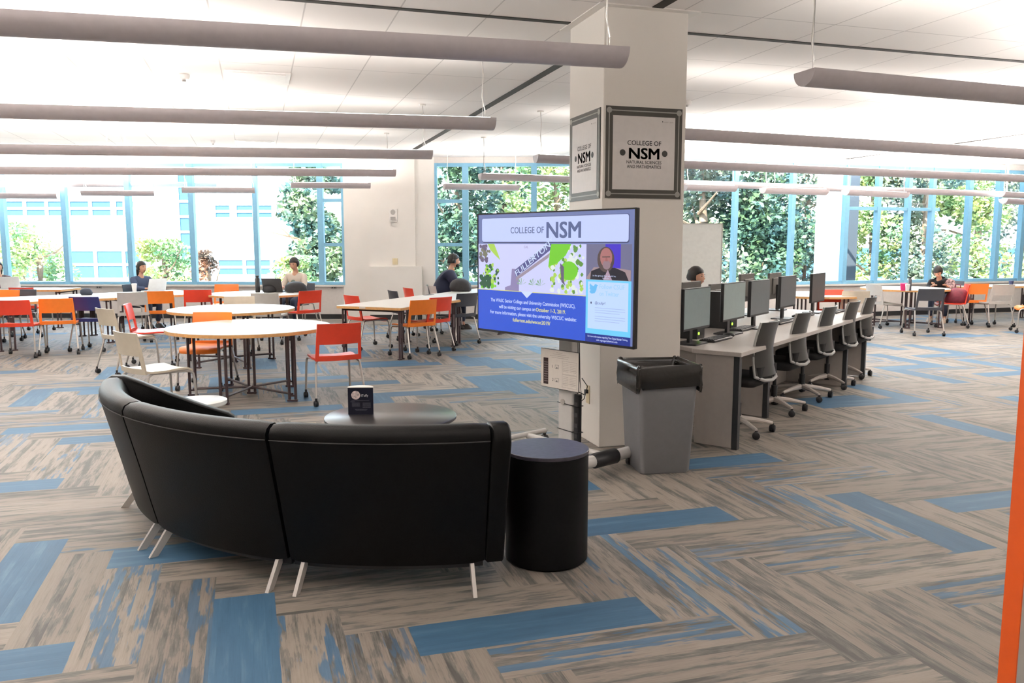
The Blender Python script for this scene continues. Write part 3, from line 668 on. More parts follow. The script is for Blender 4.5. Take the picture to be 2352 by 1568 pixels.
stext('COLLEGE OF', .24, .468, .838, .052, HG, .01, 'header_lettering'); stext('NSM', .484, .70, .80, .125, HG, .022, 'header_lettering')
# campus photograph on the screen
srect('campus_picture', 0, .736, .35, .75, em('haze', (0.58, 0.60, 0.92), .95))
LG, DG, YG, OLV = em('leaf', (0.18, 0.62, 0.03)), em('deepleaf', (0.02, 0.10, 0.05)), em('yleaf', (0.42, 0.66, 0.10)), em('olive', (0.20, 0.20, 0.14))
PUR, STN, ARC = em('purple', (0.14, 0.11, 0.20)), em('stone', (0.28, 0.24, 0.45)), em('arch', (0.10, 0.10, 0.28))
def blobs(name, n, u0, u1, v0, v1, s0, s1, mts):
    by = {}
    for k in range(n):
        cu, cv, s = R.uniform(u0, u1), R.uniform(v0, v1), R.uniform(s0, s1); mt = R.choice(mts)
        cu = min(max(cu, s), .736 - s); cv = min(max(cv, .35 + s * 1.7), .75 - s * 1.7)
        by.setdefault(mt, MB()); lay[0] += 0.000005
        by[mt].add([(U(cu + s * math.cos(a * pi / 4) * R.uniform(.6, 1.2) * .8), -lay[0], Vv(cv + s * 1.6 * math.sin(a * pi / 4) * R.uniform(.6, 1.1) * .9)) for a in range(8)], [tuple(range(8))])
    for mt, m in by.items(): obj(name, m, mt, panel, smooth=0)
blobs('dark_foliage', 30, .0, .08, .60, .75, .01, .022, [PUR, OLV, em('haze', ())]) if 0 else blobs('dark_foliage', 34, .0, .085, .60, .75, .008, .02, [PUR, OLV])
spoly('pale_leaf', [(.07, .75), (.12, .75), (.15, .66), (.165, .61), (.12, .66), (.09, .70)], YG)
blobs('green_foliage', 50, .03, .16, .36, .58, .008, .02, [LG, YG, DG]); blobs('dark_foliage', 14, .0, .09, .35, .47, .015, .025, [DG])
spoly('arch_shade', [(.20, .35), (.30, .35), (.30, .50), (.27, .54), (.25, .54), (.24, .40), (.20, .38)], STN)
spoly('arch_beam', [(.28, .47), (.51, .70), (.53, .75), (.49, .75), (.27, .53)], ARC)
spoly('arch_stone', [(.28, .44), (.50, .64), (.51, .68), (.28, .47)], em('buff', (0.34, 0.28, 0.36)))
def atext(s, u, v, h, wd, rot, mt):
    lay[0] += .00012; o = text_mesh(s, mt, 0, 0, w=wd * sw, h=h * sh, bold=.01, parent=panel, z=-lay[0], name='arch_lettering')
    o.location = (U(u), 0, Vv(v)); o.rotation_euler = (0, -rot, 0)
atext('FULLERTON', .285, .475, .05, .27, .56, HW); atext('UNIVERSITY', .37, .598, .022, .19, .59, HW); 
stext('CAL', .335, .365, .715, .02, STN, 0, 'arch_lettering')
for cu in (.32, .40, .45):
    for k in range(5): a = pi * (k + .5) / 5; spoly('palm_frond', [(cu, .41), (cu + .03 * math.cos(a), .41 + .06 * math.sin(a)), (cu + .034 * math.cos(a + .2), .41 + .05 * math.sin(a + .2))], em('palm', (0.25, 0.42, 0.30)))
blobs('sunlit_foliage', 90, .50, .73, .36, .74, .008, .022, [YG, em('wl', (0.72, 0.80, 0.75)), em('haze', ()), em('yleaf', ())]) if 0 else blobs('sunlit_foliage', 110, .515, .72, .36, .74, .008, .02, [YG, em('pale', (0.75, 0.82, 0.80)), em('midgreen', (0.12, 0.30, 0.06))])
spoly('leaf', [(.52, .75), (.645, .75), (.61, .66), (.56, .60), (.50, .565), (.505, .62), (.51, .69)], LG)
sell('leaf', .63, .54, .055, .075, LG); spoly('twig', [(.575, .60), (.60, .57), (.60, .46), (.61, .42), (.585, .45), (.58, .53)], PUR)
srect('blue_panel', 0, .736, 0, .35, em('royal', (0.022, 0.085, 0.60), 1.0)); srect('gold_line', 0, .736, .348, .354, HY)
spoly('notch', [(.31, .352), (.41, .352), (.36, .30)], em('haze', ())) if 0 else spoly('notch', [(.315, .356), (.40, .356), (.358, .30)], HW)
stext('The WASC Senior College and University Commission (WSCUC),', .096, .672, .250, .030, HW, .012)
stext('will be visiting our campus on ', .158, .415, .197, .030, HW, .012); stext('October 1-3, 2019.', .42, .614, .197, .030, HY, .02)
stext('For more information, please visit the university WSCUC website:', .093, .68, .145, .030, HW, .012); stext('fullerton.edu/wscuc2019/', .259, .516, .093, .030, HY, .02)
# portrait video tile
srect('video_tile', .736, .99, .48, .75, em('tile', (0.16, 0.16, 0.28))); srect('video_stripe', .845, .93, .555, .75, em('violet', (0.06, 0.03, 0.60)))
spoly('chair_back', [(.74, .50), (.78, .575), (.90, .575), (.985, .56), (.985, .48), (.74, .48)], em('fawn', (0.36, 0.26, 0.28)))
spoly('jacket', [(.76, .482), (.765, .545), (.82, .575), (.90, .575), (.955, .545), (.975, .482)], em('jacket', (0.012, 0.012, 0.025)))
sell('hair', .848, .635, .048, .095, em('hair', (0.09, 0.06, 0.06))); spoly('shirt', [(.835, .482), (.86, .56), (.885, .482)], em('shirt', (0.42, 0.30, 0.40)))
sell('face', .850, .650, .034, .072, em('face', (0.42, 0.17, 0.17))); sell('beard', .853, .595, .022, .035, em('beard', (0.30, 0.20, 0.24)))
spoly('eyes', [(.828, .650), (.872, .652), (.872, .659), (.828, .657)], em('hair', ())); spoly('nose', [(.848, .65), (.856, .65), (.860, .622), (.845, .622)], em('nose', (0.34, 0.12, 0.12)))
stext('in the group that would be', .775, .905, .506, .012, HW); stext('with a', .83, .865, .49, .012, HW)
# message feed
CYN = em('cyan', (0.16, 0.62, 0.95)); srect('feed_frame', .736, .99, .065, .48, CYN); srect('feed_panel', .748, .975, .105, .465, em('feed', (0.50, 0.66, 1.0), .95))
spoly('bird_logo', [(.757, .385), (.77, .372), (.788, .378), (.797, .40), (.801, .43), (.808, .44), (.800, .442), (.795, .447), (.788, .445), (.782, .43), (.770, .438), (.760, .452), (.758, .435), (.761, .42), (.757, .415), (.764, .40)], em('bird', (0.14, 0.50, 0.90)))
PLE = em('palecyan', (0.34, 0.62, 0.95)); stext('Follow CSUF', .815, .955, .415, .034, PLE, .01); stext('on Twitter', .815, .925, .362, .034, PLE, .01)
stext('@csufprf', .79, .85, .295, .02, em('dgrey', (0.16, 0.2, 0.42)), .01); sell('pin', .768, .303, .004, .009, em('dark', ()))
m = MB(); lay[0] += .0001
for k, v in enumerate((.265, .247, .229, .20, .182, .164)): 
    m.box(U(.79), U(.96 - .03 * (k % 3 == 2)), -lay[0] - .0001, -lay[0], Vv(v), Vv(v + .004))
obj('feed_text', m, em('faint', (0.36, 0.48, 0.85)), panel, smooth=0)
srect('footer', .736, .99, .0, .065, em('navyfoot', (0.01, 0.03, 0.28))); stext('For more information regarding Titan Digital Signage Training', .75, .975, .038, .014, HW, .01); stext('visit signage.fullerton.edu', .80, .92, .014, .014, HW, .01)

# cart
CARTW = mat('cart_white_metal', (0.62, 0.60, 0.58), 0.4)
pc = tvc + tvn * .21; t = thing('screen_cart', 'white rolling cart with a flat post carrying the large screen beside the column', 'cart', (pc.x, pc.y, 0), tva)
m = MB(); m.rbox(-.072, .072, -.035, .035, .09, 1.45, .012); obj('post', m, CARTW, t)
m = MB(); m.box(-.30, .30, -.135, -.035, 1.15, 1.45); m.box(-.05, .05, -.14, -.02, 1.0, 1.5); obj('mount', m, BLACKP, t, smooth=0, bevel=.004)
m = MB(); m.tube([(-.45, 0, .09), (.45, 0, .09)], .022, 14); obj('cross_bar', m, CARTW, t)
for s in (-1, 1):
    m = MB(); m.tube([(s * .45, -.36, .10), (s * .45, .20, .10)], .02 if s < 0 else .042, 16); f = obj('foot', m, CARTW, t)
    for y in (-.33, .19):
        m = MB(); m.lathe([(.02, -.018), (.034, -.014), (.034, .014), (.02, .018)], 16, Matrix.Translation((s * .45, y, .035)) @ Matrix.Rotation(pi / 2, 4, 'Y')); m.tube([(s * .45, y, .05), (s * .45, y, .08)], .014); obj('caster', m, BLACKP, f)
m = MB(); m.tube([(.45, -.21, .10), (.45, -.20, .10), (.45, .02, .10), (.45, .03, .10)], [.046, .054, .056, .048], 20); obj('black_sleeve', m, BLACKP, t)
m = MB(); m.rbox(.08, .125, -.02, .02, .13, .50, .006); ps = obj('power_strip', m, BLACKP, t)
for k in range(4): m = MB(); m.box(.088, .117, -.023, -.019, .17 + k * .08, .20 + k * .08); obj('outlet', m, mat('outlet_grey', (0.06, 0.06, 0.06), .4), ps, smooth=0)
for z in (.22, .42): m = MB(); m.loft([[(-.076, -.039, z + k), (.13, -.039, z - .01 + k), (.13, .03, z - .01 + k), (-.076, .039, z + k)] for k in (0, .005)]); obj('tie_strap', m, BLACKP, t, smooth=0)
m = MB(); m.lathe([(.022, 0), (.022, .006)], 20, Matrix.Translation((-.02, -.035, .43)) @ Matrix.Rotation(pi / 2, 4, 'X')); obj('knob', m, CHROME, t)
for k, pts in enumerate(([(.09, .02, 1.2), (.085, .01, 1.0), (.10, 0, .75), (.10, 0, .49)], [(.07, .04, 1.2), (.09, .02, .95), (.12, .0, .60), (.14, 0, .48), (.12, 0, .42)], [(.11, .03, .62), (.15, .05, .56), (.145, .02, .47), (.12, 0, .44)])):
    m = MB(); m.tube(pts, .0035, 6); obj('cable', m, BLACKP, t)
# instruction board on the post
q = pc - tvn * .075; bc = P(1292, 852, 0); t = thing('instruction_board', 'small white board of printed instructions fixed to the cart post below the screen', 'sign', (q.x - tvdir.x * .02, q.y - tvdir.y * .02, .545), tva)
t.location.z = .53
BW, BH = .40, .295
m = MB(); m.rbox(-BW / 2, BW / 2, 0, .006, 0, BH, .004, n=1); m.box(-.05, .05, .006, .04, .1, .2); obj('backing', m, BLACKP, t, smooth=0)
m = MB(); m.box(-BW / 2 + .004, BW / 2 - .004, -.001, 0, .004, BH - .004); sh_ = obj('sheet', m, mat('printed_sheet', (0.78, 0.72, 0.66), 0.5), t, smooth=0)
m = MB(); m.rbox(-.165, -.118, -.003, -.001, .025, .225, .004, n=1); rm = obj('remote_picture', m, mat('remote_print', (0.03, 0.012, 0.012), 0.5), t, smooth=0)
m = MB()
for i in range(3):
    for j in range(9): m.box(-.158 + i * .014, -.150 + i * .014, -.0036, -.003, .045 + j * .018, .051 + j * .018)
obj('remote_buttons', m, mat('button_print', (0.35, 0.3, 0.3), 0.5), t, smooth=0)
for s, z in (('1', .155), ('2', .055)):
    text_mesh(s, TEXTD, -.075, z, h=.022, parent=t, z=-.0015, bold=.01, name='step_number')
    m = MB()
    for a0, a1, b0, b1 in ((-.045, -.005, z + .023, z + .025), (-.045, -.005, z - .003, z - .001), (-.045, -.043, z, z + .024), (-.007, -.005, z, z + .024)): m.box(a0, a1, -.0015, -.001, b0, b1)
    m.add([(-.032, -.0015, z), (-.018, -.0015, z), (-.025, -.0015, z + .014)], [(0, 1, 2)]); obj('step_icon', m, TEXTD, t, smooth=0)
m = MB(); FG = mat('faint_print', (0.35, 0.30, 0.27), 0.6)
for k, (a0, a1) in enumerate(((-.03, .03), (-.07, .07), (-.10, .10), (-.08, .09))): textlines(m, [(a0, a1, BH - .022 - k * .013)], -.0016, .0011, .003)
for z0 in (.12, .02):
    for a0, a1, b0, b1 in ((.03, .18, z0 + .095, z0 + .0965), (.03, .18, z0 + .0, z0 + .0015), (.03, .0315, z0, z0 + .095), (.1785, .18, z0, z0 + .095), (.03, .18, z0 + .03, z0 + .031)): m.box(a0, a1, -.0015, -.001, b0, b1)
    textlines(m, [(.038, .095, z0 + .08 - k * .012) for k in range(6)] + [(.108, .172, z0 + .08 - k * .012) for k in range(6)], -.0016, .0009, .003)
obj('small_print', m, FG, t, smooth=0)

# ------------------------------------------------------------------ signs on the column
SG_D, SG_G, SG_P = mat('sign_dark_grey', (0.055, 0.05, 0.04), 0.5), mat('sign_light_grey', (0.33, 0.32, 0.29), 0.5), mat('sign_paper', (0.66, 0.62, 0.60), 0.5)
def nsm_sign(loc, rz, w, h, label):
    t = thing('wall_sign', label, 'sign', loc, rz, 'printed signs on the column')
    S = lambda u: -w / 2 + u * w; T = lambda v: v * h
    m = MB(); m.box(S(0), S(1), 0, .006, 0, h); obj('border', m, SG_D, t, smooth=0)
    m = MB(); m.box(S(.088), S(.905), -.0006, 0, T(.095), T(.90)); obj('face', m, SG_P, t, smooth=0)
    m = MB()
    for a0, a1, b0, b1 in ((.04, .955, .948, .960), (.04, .955, .042, .054), (.034, .046, .04, .955), (.949, .961, .04, .955)): m.box(S(a0), S(a1), -.0006, 0, T(b0), T(b1))
    for u in (.04, .955):
        for v in (.048, .954): m.lathe([(.034 * w, 0), (.034 * w, .0012)], 20, Matrix.Translation((S(u), 0, T(v))) @ Matrix.Rotation(pi / 2, 4, 'X'))
    obj('node_lines', m, SG_G, t, smooth=0)
    def tx(s, u0, u1, v, hh, bold=0, mt=TEXTD): text_mesh(s, mt, S(u0), T(v), w=(u1 - u0) * w, h=hh * h, bold=bold, parent=t, z=-.0012)
    tx('COLLEGE OF', .278, .722, .585, .050, .008); tx('NSM', .298, .702, .437, .118, .025); tx('NATURAL SCIENCES', .27, .73, .382, .034, .008); tx('AND MATHEMATICS', .275, .727, .333, .034, .008)
    tx('UNIVERSITY LIBRARY', .745, .88, .842, .012, 0, FG)
    m = MB()
    for u in (.217, .772): m.lathe([(.037 * w, 0), (.037 * w, .0012)], 24, Matrix.Translation((S(u), 0, T(.50))) @ Matrix.Rotation(pi / 2, 4, 'X'))
    m.box(S(.73), S(.74), -.0012, 0, T(.845), T(.86)); obj('dots', m, TEXTD, t, smooth=0)
a, c = onY(1392, 242, CY0), onY(1562, 457, CY0)
nsm_sign(((a.x + c.x) / 2, CY0 - .006, c.z), 0, c.x - a.x, a.z - c.z, 'square dark-framed college sign on the wide front face of the column')
a, c = onX(1311, 270, CX0), onX(1378, 455, CX0); a2 = onX(1378, 247, CX0)
nsm_sign((CX0 - .006, (a.y + c.y) / 2, c.z), -pi / 2, a.y - c.y, (a2.z - c.z), 'dark-framed college sign on the narrow left face of the column')
# outlet on column left face
q = onX(1351, 905, CX0); t = thing('wall_outlet', 'cream power outlet low on the left face of the column', 'outlet', (CX0, q.y, q.z), -pi / 2)
OUTC = mat('ivory_plate', (0.66, 0.56, 0.36), 0.4)
m = MB(); m.box(-.035, .035, -.006, 0, -.075, .075); obj('plate', m, OUTC, t, smooth=0, bevel=.002)
m = MB(); m.box(-.015, .015, -.03, -.006, .01, .04); m.tube([(0, -.03, .02), (.06, -.06, .01), (.09, -.12, .04)], .004, 6); obj('plug', m, BLACKP, t)

# ------------------------------------------------------------------ waste bin
bl, br_, bk = P(1472, 1091), P(1585, 1085), P(1430, 1060)
ux = (br_ - bl); bw = ux.length; ba = math.atan2(ux.y, ux.x); bd_ = .37
bc = bl + ux / 2 + Vector((-math.sin(ba), math.cos(ba), 0)) * bd_ / 2
t = thing('waste_bin', 'tall grey plastic waste bin with a black liner, in front of the column', 'bin', (bc.x, bc.y, 0), ba)
GB = mat('grey_bin_plastic', (0.185, 0.185, 0.195), 0.4)
def sqr(wx, wy, z, r=.03, n=4): return [(a, b_, z) for a, b_ in rrect(-wx, wx, -wy, wy, r, n)]
hw, hd = bw / 2, bd_ / 2
m = MB(); m.loft([sqr(hw - .01, hd - .01, 0), sqr(hw, hd, .012), sqr(hw + .035, hd + .035, .755), sqr(hw + .028, hd + .028, .755), sqr(hw - .008, hd - .008, .02)], True, True); obj('body', m, GB, t)
LIN = mat('black_liner', (0.02, 0.018, 0.016), 0.22, spec=0.6, bump=0.3, nscale=14)
m = MB(); rings = []
for wdt, z, j in ((.052, .605, .018), (.058, .64, .016), (.054, .70, .012), (.058, .752, .006), (.052, .775, .004), (.040, .775, .004), (.022, .74, .006), (.018, .62, .01), (.01, .45, .01)):
    ring = rrect(-hw - wdt, hw + wdt, -hd - wdt, hd + wdt, .03, 6); out = []
    for k, (a, b_) in enumerate(ring):
        s = 1 + j * math.sin(k * 2.3 + z * 31) * 1.2; out.append((a * s, b_ * s, z + j * 1.6 * math.sin(k * 1.7 + 1)))
    rings.append(out)
m.loft(rings, False, False); obj('liner', m, LIN, t, smooth=60)

# ------------------------------------------------------------------ computer desk
DO = P(1692, 1034); DA = vdir(54); du = Vector((math.cos(DA), math.sin(DA), 0)); dn = Vector((-du.y, du.x, 0))
DZ = .775
t = thing('computer_desk', 'long grey two-sided computer desk with dark trimmed end panels, running back from the column', 'desk', (DO.x, DO.y, 0), DA)
def dl(w): r = Vector((w[0], w[1], 0)) - Vector((DO.x, DO.y, 0)); return (r.dot(du), r.dot(dn))
# plan of the worktop, cut back around the column
cA, cB = dl((CX1 + .01, CY0 - .01)), dl((CX1 + .01, CY1 + .01))
n0 = min(cA[1], .40)
poly = [(-.02, -.02), (4.35, -.02), (4.35, 1.5), (cB[0] + .35, 1.5), (cB[0], cB[1]), (cA[0] + .0, n0 - .0), (-.02, n0 - .02)]
m = MB(); m.prism(poly, DZ - .035, DZ); obj('worktop', m, DESKM, t, smooth=0, bevel=.004)
m = MB(); m.prism(rrect(0, .045, .045, n0 - .04, .003, 1), 0.012, DZ - .035); obj('end_panel', m, DESKP, t, smooth=0)
TRIM = mat('dark_edge_trim', (0.03, 0.032, 0.035), 0.4)
m = MB(); m.box(-.002, .05, .0, .045, 0, DZ - .035); obj('edge_trim', m, TRIM, t, smooth=0)
for x in (3.42, 4.28):
    m = MB(); m.box(x, x + .045, .08, 1.45, 0.012, DZ - .035); obj('end_panel', m, DESKP, t, smooth=0)
    m = MB(); m.box(x - .002, x + .05, .035, .08, 0, DZ - .035); obj('edge_trim', m, TRIM, t, smooth=0)
m = MB(); m.box(1.3, 1.345, .25, 1.3, 0.012, DZ - .035); obj('divider_panel', m, DESKP, t, smooth=0)
m = MB(); m.box(1.298, 1.35, .205, .25, 0, DZ - .035); obj('edge_trim', m, TRIM, t, smooth=0)
m = MB(); m.box(1.35, 4.28, .70, .73, .012, DZ - .035); obj('modesty_panel', m, DESKP, t, smooth=0)

SCR = [mat('screen_reflection_%d' % k, c, .3, spec=.5) for k, c in enumerate(((.26, .33, .34), (.36, .44, .44), (.17, .19, .20), (.13, .14, .15), (.085, .085, .09)))]  # screens are off; the reflected windows are put into these base colours
DBL = mat('monitor_black', (0.02, 0.02, 0.022), 0.35); MBK = mat('monitor_back_grey', (0.14, 0.13, 0.12), 0.45)
def monitor(lat, d, ztop, face, label, scr, w=.54, h=.345):
    """face: +1 screen towards the task chairs, -1 screen to the far side"""
    loc = V(lat, d); loc.z = DZ
    t = thing('computer_monitor', label, 'monitor', loc, DA if face > 0 else DA + pi, 'monitors on the computer desk')
    z1 = ztop - DZ; z0 = z1 - h
    m = MB(); m.rbox(-w / 2, w / 2, 0, .03, z0, z1, .004, n=1); m.rbox(-w * .3, w * .3, .03, .05, z0 + .06, z1 - .06, .01); obj('casing', m, DBL if face > 0 else MBK, t, smooth=30)
    m = MB(); m.box(-w / 2 + .008, w / 2 - .008, -.002, 0, z0 + .018, z1 - .008); obj('screen', m, scr, t, smooth=0)
    m = MB(); m.box(-.03, .03, .05, .075, .01, z0 + h * .55); obj('stand_neck', m, DBL, t, smooth=0)
    m = MB(); m.prism(rrect(-.13, .13, -.05, .15, .02), 0, .012); obj('stand_base', m, DBL, t, smooth=0)
    return t
def dtop(y, z=1.25): return (CAMH - z) * FPX / (y - 556)
for k, (x, y, s) in enumerate(((1603, 660, 'nearest monitor on the computer desk, right beside the column'), (1688, 648, 'second monitor from the column, with the palest screen'), (1747, 642.5, 'third monitor from the column on the near side of the desk'), (1811, 633, 'fourth monitor from the column, with a dark grey screen'), (1880, 627, 'farthest near-side monitor, seen almost edge on'))):
    d = dtop(y); d = [6.75, 7.5, 8.0, 9.0, 9.8][k]; monitor((x - 1176) / FPX * d, d, 1.62 - (y - 556) * d / FPX, 1, s, SCR[k])
for k, (x, y, d, s) in enumerate(((1583, 646, 8.05, 'grey monitor back in front of the head seen beside the column'), (1645, 650, 8.6, 'back of a far-side monitor between the first and second screens'), (1711, 628, 9.5, 'back of a far-side monitor behind the second and third screens'), (1775, 626, 10.2, 'back of the far-side monitor behind the fourth screen'))):
    monitor((x - 1176) / FPX * d, d, 1.62 - (y - 556) * d / FPX, -1, s, SCR[3], w=.44, h=.32)
KEYM0 = mat('unlit_light', (0.05, 0.05, 0.055), .5)
LED = mat('green_led', (0, 0, 0), .3, emit=(0.35, 1.0, 0.05), es=3)
for x, d, s in ((1571, 7.25, 'black computer tower squeezed between the column and the first monitor'), (1650, 8.1, 'black computer tower with a green light behind the second monitor')):
    q = V((x - 1176) / FPX * d, d, DZ); t = thing('computer_tower', s, 'computer', q, DA, 'computer towers on the desk')
    m = MB(); m.rbox(-.085, .085, -.17, .17, .0, .36, .006, n=1); obj('case', m, DBL, t, smooth=30)
    m = MB()
    for j in range(9): m.box(-.06, .06, -.173, -.17, .12 + j * .022, .13 + j * .022)
    obj('vent', m, mat('vent_dark', (.06, .06, .065), .4), t, smooth=0)
    m = MB(); m.lathe([(.012, 0), (.012, .004)], 14, Matrix.Translation((-.05, -.17, .05)) @ Matrix.Rotation(pi / 2, 4, 'X')); obj('power_light', m, LED if d < 9 else KEYM0, t)
KEYM = mat('key_grey', (0.05, 0.05, 0.055), .5)
def keyboard(x, y, label):
    q = P(x, y, DZ); t = thing('keyboard', label, 'keyboard', q, DA, 'keyboards on the computer desk')
    m = MB(); m.rbox(-.21, .21, -.07, .07, 0, .022, .01); obj('case', m, DBL, t)
    m = MB()
    for i in range(14):
        for j in range(5): m.box(-.2 + i * .0285, -.178 + i * .0285, -.058 + j * .023, -.041 + j * .023, .021, .028)
    obj('keys', m, KEYM, t, smooth=0)
def mouse(x, y, label):
    q = P(x, y, DZ); m = MB(); m.ball((0, 0, .012), (.032, .055, .022), 14, 8); tag(obj('computer_mouse', m, DBL, loc=q, rz=DA), label, 'mouse', 'mice on the computer desk')
for x, y, s in ((1645, 781, 'keyboard in front of the nearest monitor'), (1706, 757, 'keyboard in front of the second monitor'), (1792, 742, 'keyboard in front of the third monitor'), (1845, 726, 'keyboard in front of the fourth monitor'), (1918, 717, 'keyboard in front of the farthest monitor')): keyboard(x, y, s)
for x, y, s in ((1674, 772, 'black mouse beside the nearest keyboard'), (1768, 750, 'black mouse beside the second keyboard'), (1850, 729, 'black mouse at the fourth keyboard')): mouse(x, y, s)

# task chairs
MESHG = mat('grey_mesh_back', (0.05, 0.048, 0.046), 0.30, spec=0.5); SILV = mat('silver_frame', (0.42, 0.42, 0.41), 0.35); FAB = mat('black_fabric', (0.012, 0.012, 0.013), 0.8); BASEC = mat('platinum_base', (0.55, 0.50, 0.46), 0.4)
def task_meshes():
    D = {}
    rings = []
    def prof(k): # back shell: z, y, halfwidth
        z = .52 + .45 * k / 8; return z, -.275 + .03 * math.sin(k / 8 * pi) - .025 * (k / 8) ** 2, .215 - .03 * (k / 8)
    for k in range(9):
        z, y, w = prof(k); top = [(w * (i / 5 - 1), y + .05 * (i / 5 - 1) ** 2, z) for i in range(11)]
        rings.append(top + [(x, yy - .014, zz) for x, yy, zz in reversed(top)])
    D['backrest'] = MB().loft(rings).mesh('backrest', MESHG, 60)
    b = MB()
    for s in (-1, 1): b.tube([(s * (w + .004), y + .048, z) for z, y, w in map(prof, range(9))], .010, 8)
    b.tube([(-.215, -.225, .525), (-.13, -.275, .49), (0, -.29, .48), (.13, -.275, .49), (.215, -.225, .525)], .014, 8); D['back_frame'] = b.mesh('back_frame', SILV)
    b = MB(); b.rbox(-.235, .235, -.225, .23, .43, .51, .07, n=5); D['seat'] = b.mesh('seat', FAB, 50)
    b = MB(); b.loft([[(x, y, z) for x, y in rrect(-.20, .20, -.262, -.16, .03)] for z in (.50, .60)]); D['lumbar'] = b.mesh('lumbar', FAB, 50)
    b = MB(); b.lathe([(.028, .07), (.03, .10), (.03, .25), (.018, .25), (.018, .42)], 18); b.box(-.09, .09, -.12, .12, .41, .45); b.tube([(.10, .05, .42), (.26, .05, .415)], .008); D['gas_column'] = b.mesh('gas_column', BLACKP)
    b = MB()
    for k in range(5):
        a = 2 * pi * k / 5 + .3; dx, dy = math.cos(a), math.sin(a)
        b.tube([(dx * .02, dy * .02, .115), (dx * .15, dy * .15, .105), (dx * .30, dy * .30, .078)], [.03, .022, .015], 8)
    D['base'] = b.mesh('base', BASEC)
    for k in range(5):
        a = 2 * pi * k / 5 + .3; x, y = math.cos(a) * .30, math.sin(a) * .30; b = MB()
        b.lathe([(.02, -.024), (.031, -.02), (.032, -.004), (.026, 0), (.032, .004), (.031, .02), (.02, .024)], 16, Matrix.Translation((x, y, .032)) @ Matrix.Rotation(a + 1, 4, 'Z') @ Matrix.Rotation(pi / 2, 4, 'X')); b.tube([(x, y, .05), (x, y, .075)], .012); D['c%d' % k] = b.mesh('caster', BLACKP)
    return D
TK = task_meshes()
def task_chair(x, y, th, label, d=None):
    q = P(x, y, 1.0) if d is None else V((x - 1176) / FPX * d, d)
    a = rel(th); f = Vector((-math.sin(a), math.cos(a), 0)); loc = Vector((q.x, q.y, 0)) + f * .19
    t = thing('task_chair', label, 'office chair', loc, a, 'task chairs at the computer desk')
    for k in ('seat', 'backrest', 'back_frame', 'lumbar', 'gas_column'): obj(k, TK[k], parent=t)
    bs = obj('base', TK['base'], parent=t)
    for k in range(5): obj('caster', TK['c%d' % k], parent=bs)
    return t
for x, y, d, s in ((1754, 742, 6.78, 'nearest black task chair at the computer desk'), (1833, 720, 7.66, 'second black task chair from the front'), (1894, 706, 8.35, 'third black task chair from the front'), (1949, 694, 9.05, 'fourth black task chair from the front'), (1988, 686, 9.75, 'farthest black task chair at the computer desk')): task_chair(x, y, -52, s, d)

# whiteboard on wheels
d = 12.5; q = V((1606 - 1176) / FPX * d, d); t = thing('whiteboard', 'tall white mobile whiteboard behind the computers, right of the column', 'whiteboard', q, rel(0))
WB = mat('whiteboard_surface', (0.90, 0.92, 0.89), 0.25)
m = MB(); m.rbox(-.75, .32, -.015, .015, .55, 1.895, .01, n=1); obj('board', m, WB, t, smooth=0)
m = MB()
for a0, a1, b0, b1 in ((-.76, .33, 1.885, 1.90), (-.76, .33, .54, .555), (-.765, -.75, .54, 1.9), (.315, .33, .54, 1.9)): m.box(a0, a1, -.02, .02, b0, b1)
obj('frame', m, mat('pale_frame', (0.62, 0.62, 0.58), .4), t, smooth=0)
for s in (-.6, .2): m = MB(); m.tube([(s, 0, .54), (s, 0, .08)], .015); m.tube([(s, -.3, .07), (s, .3, .07)], .015); m.ball((s, -.3, .03), .03); m.ball((s, .3, .03), .03); obj('leg', m, CHROME, t)

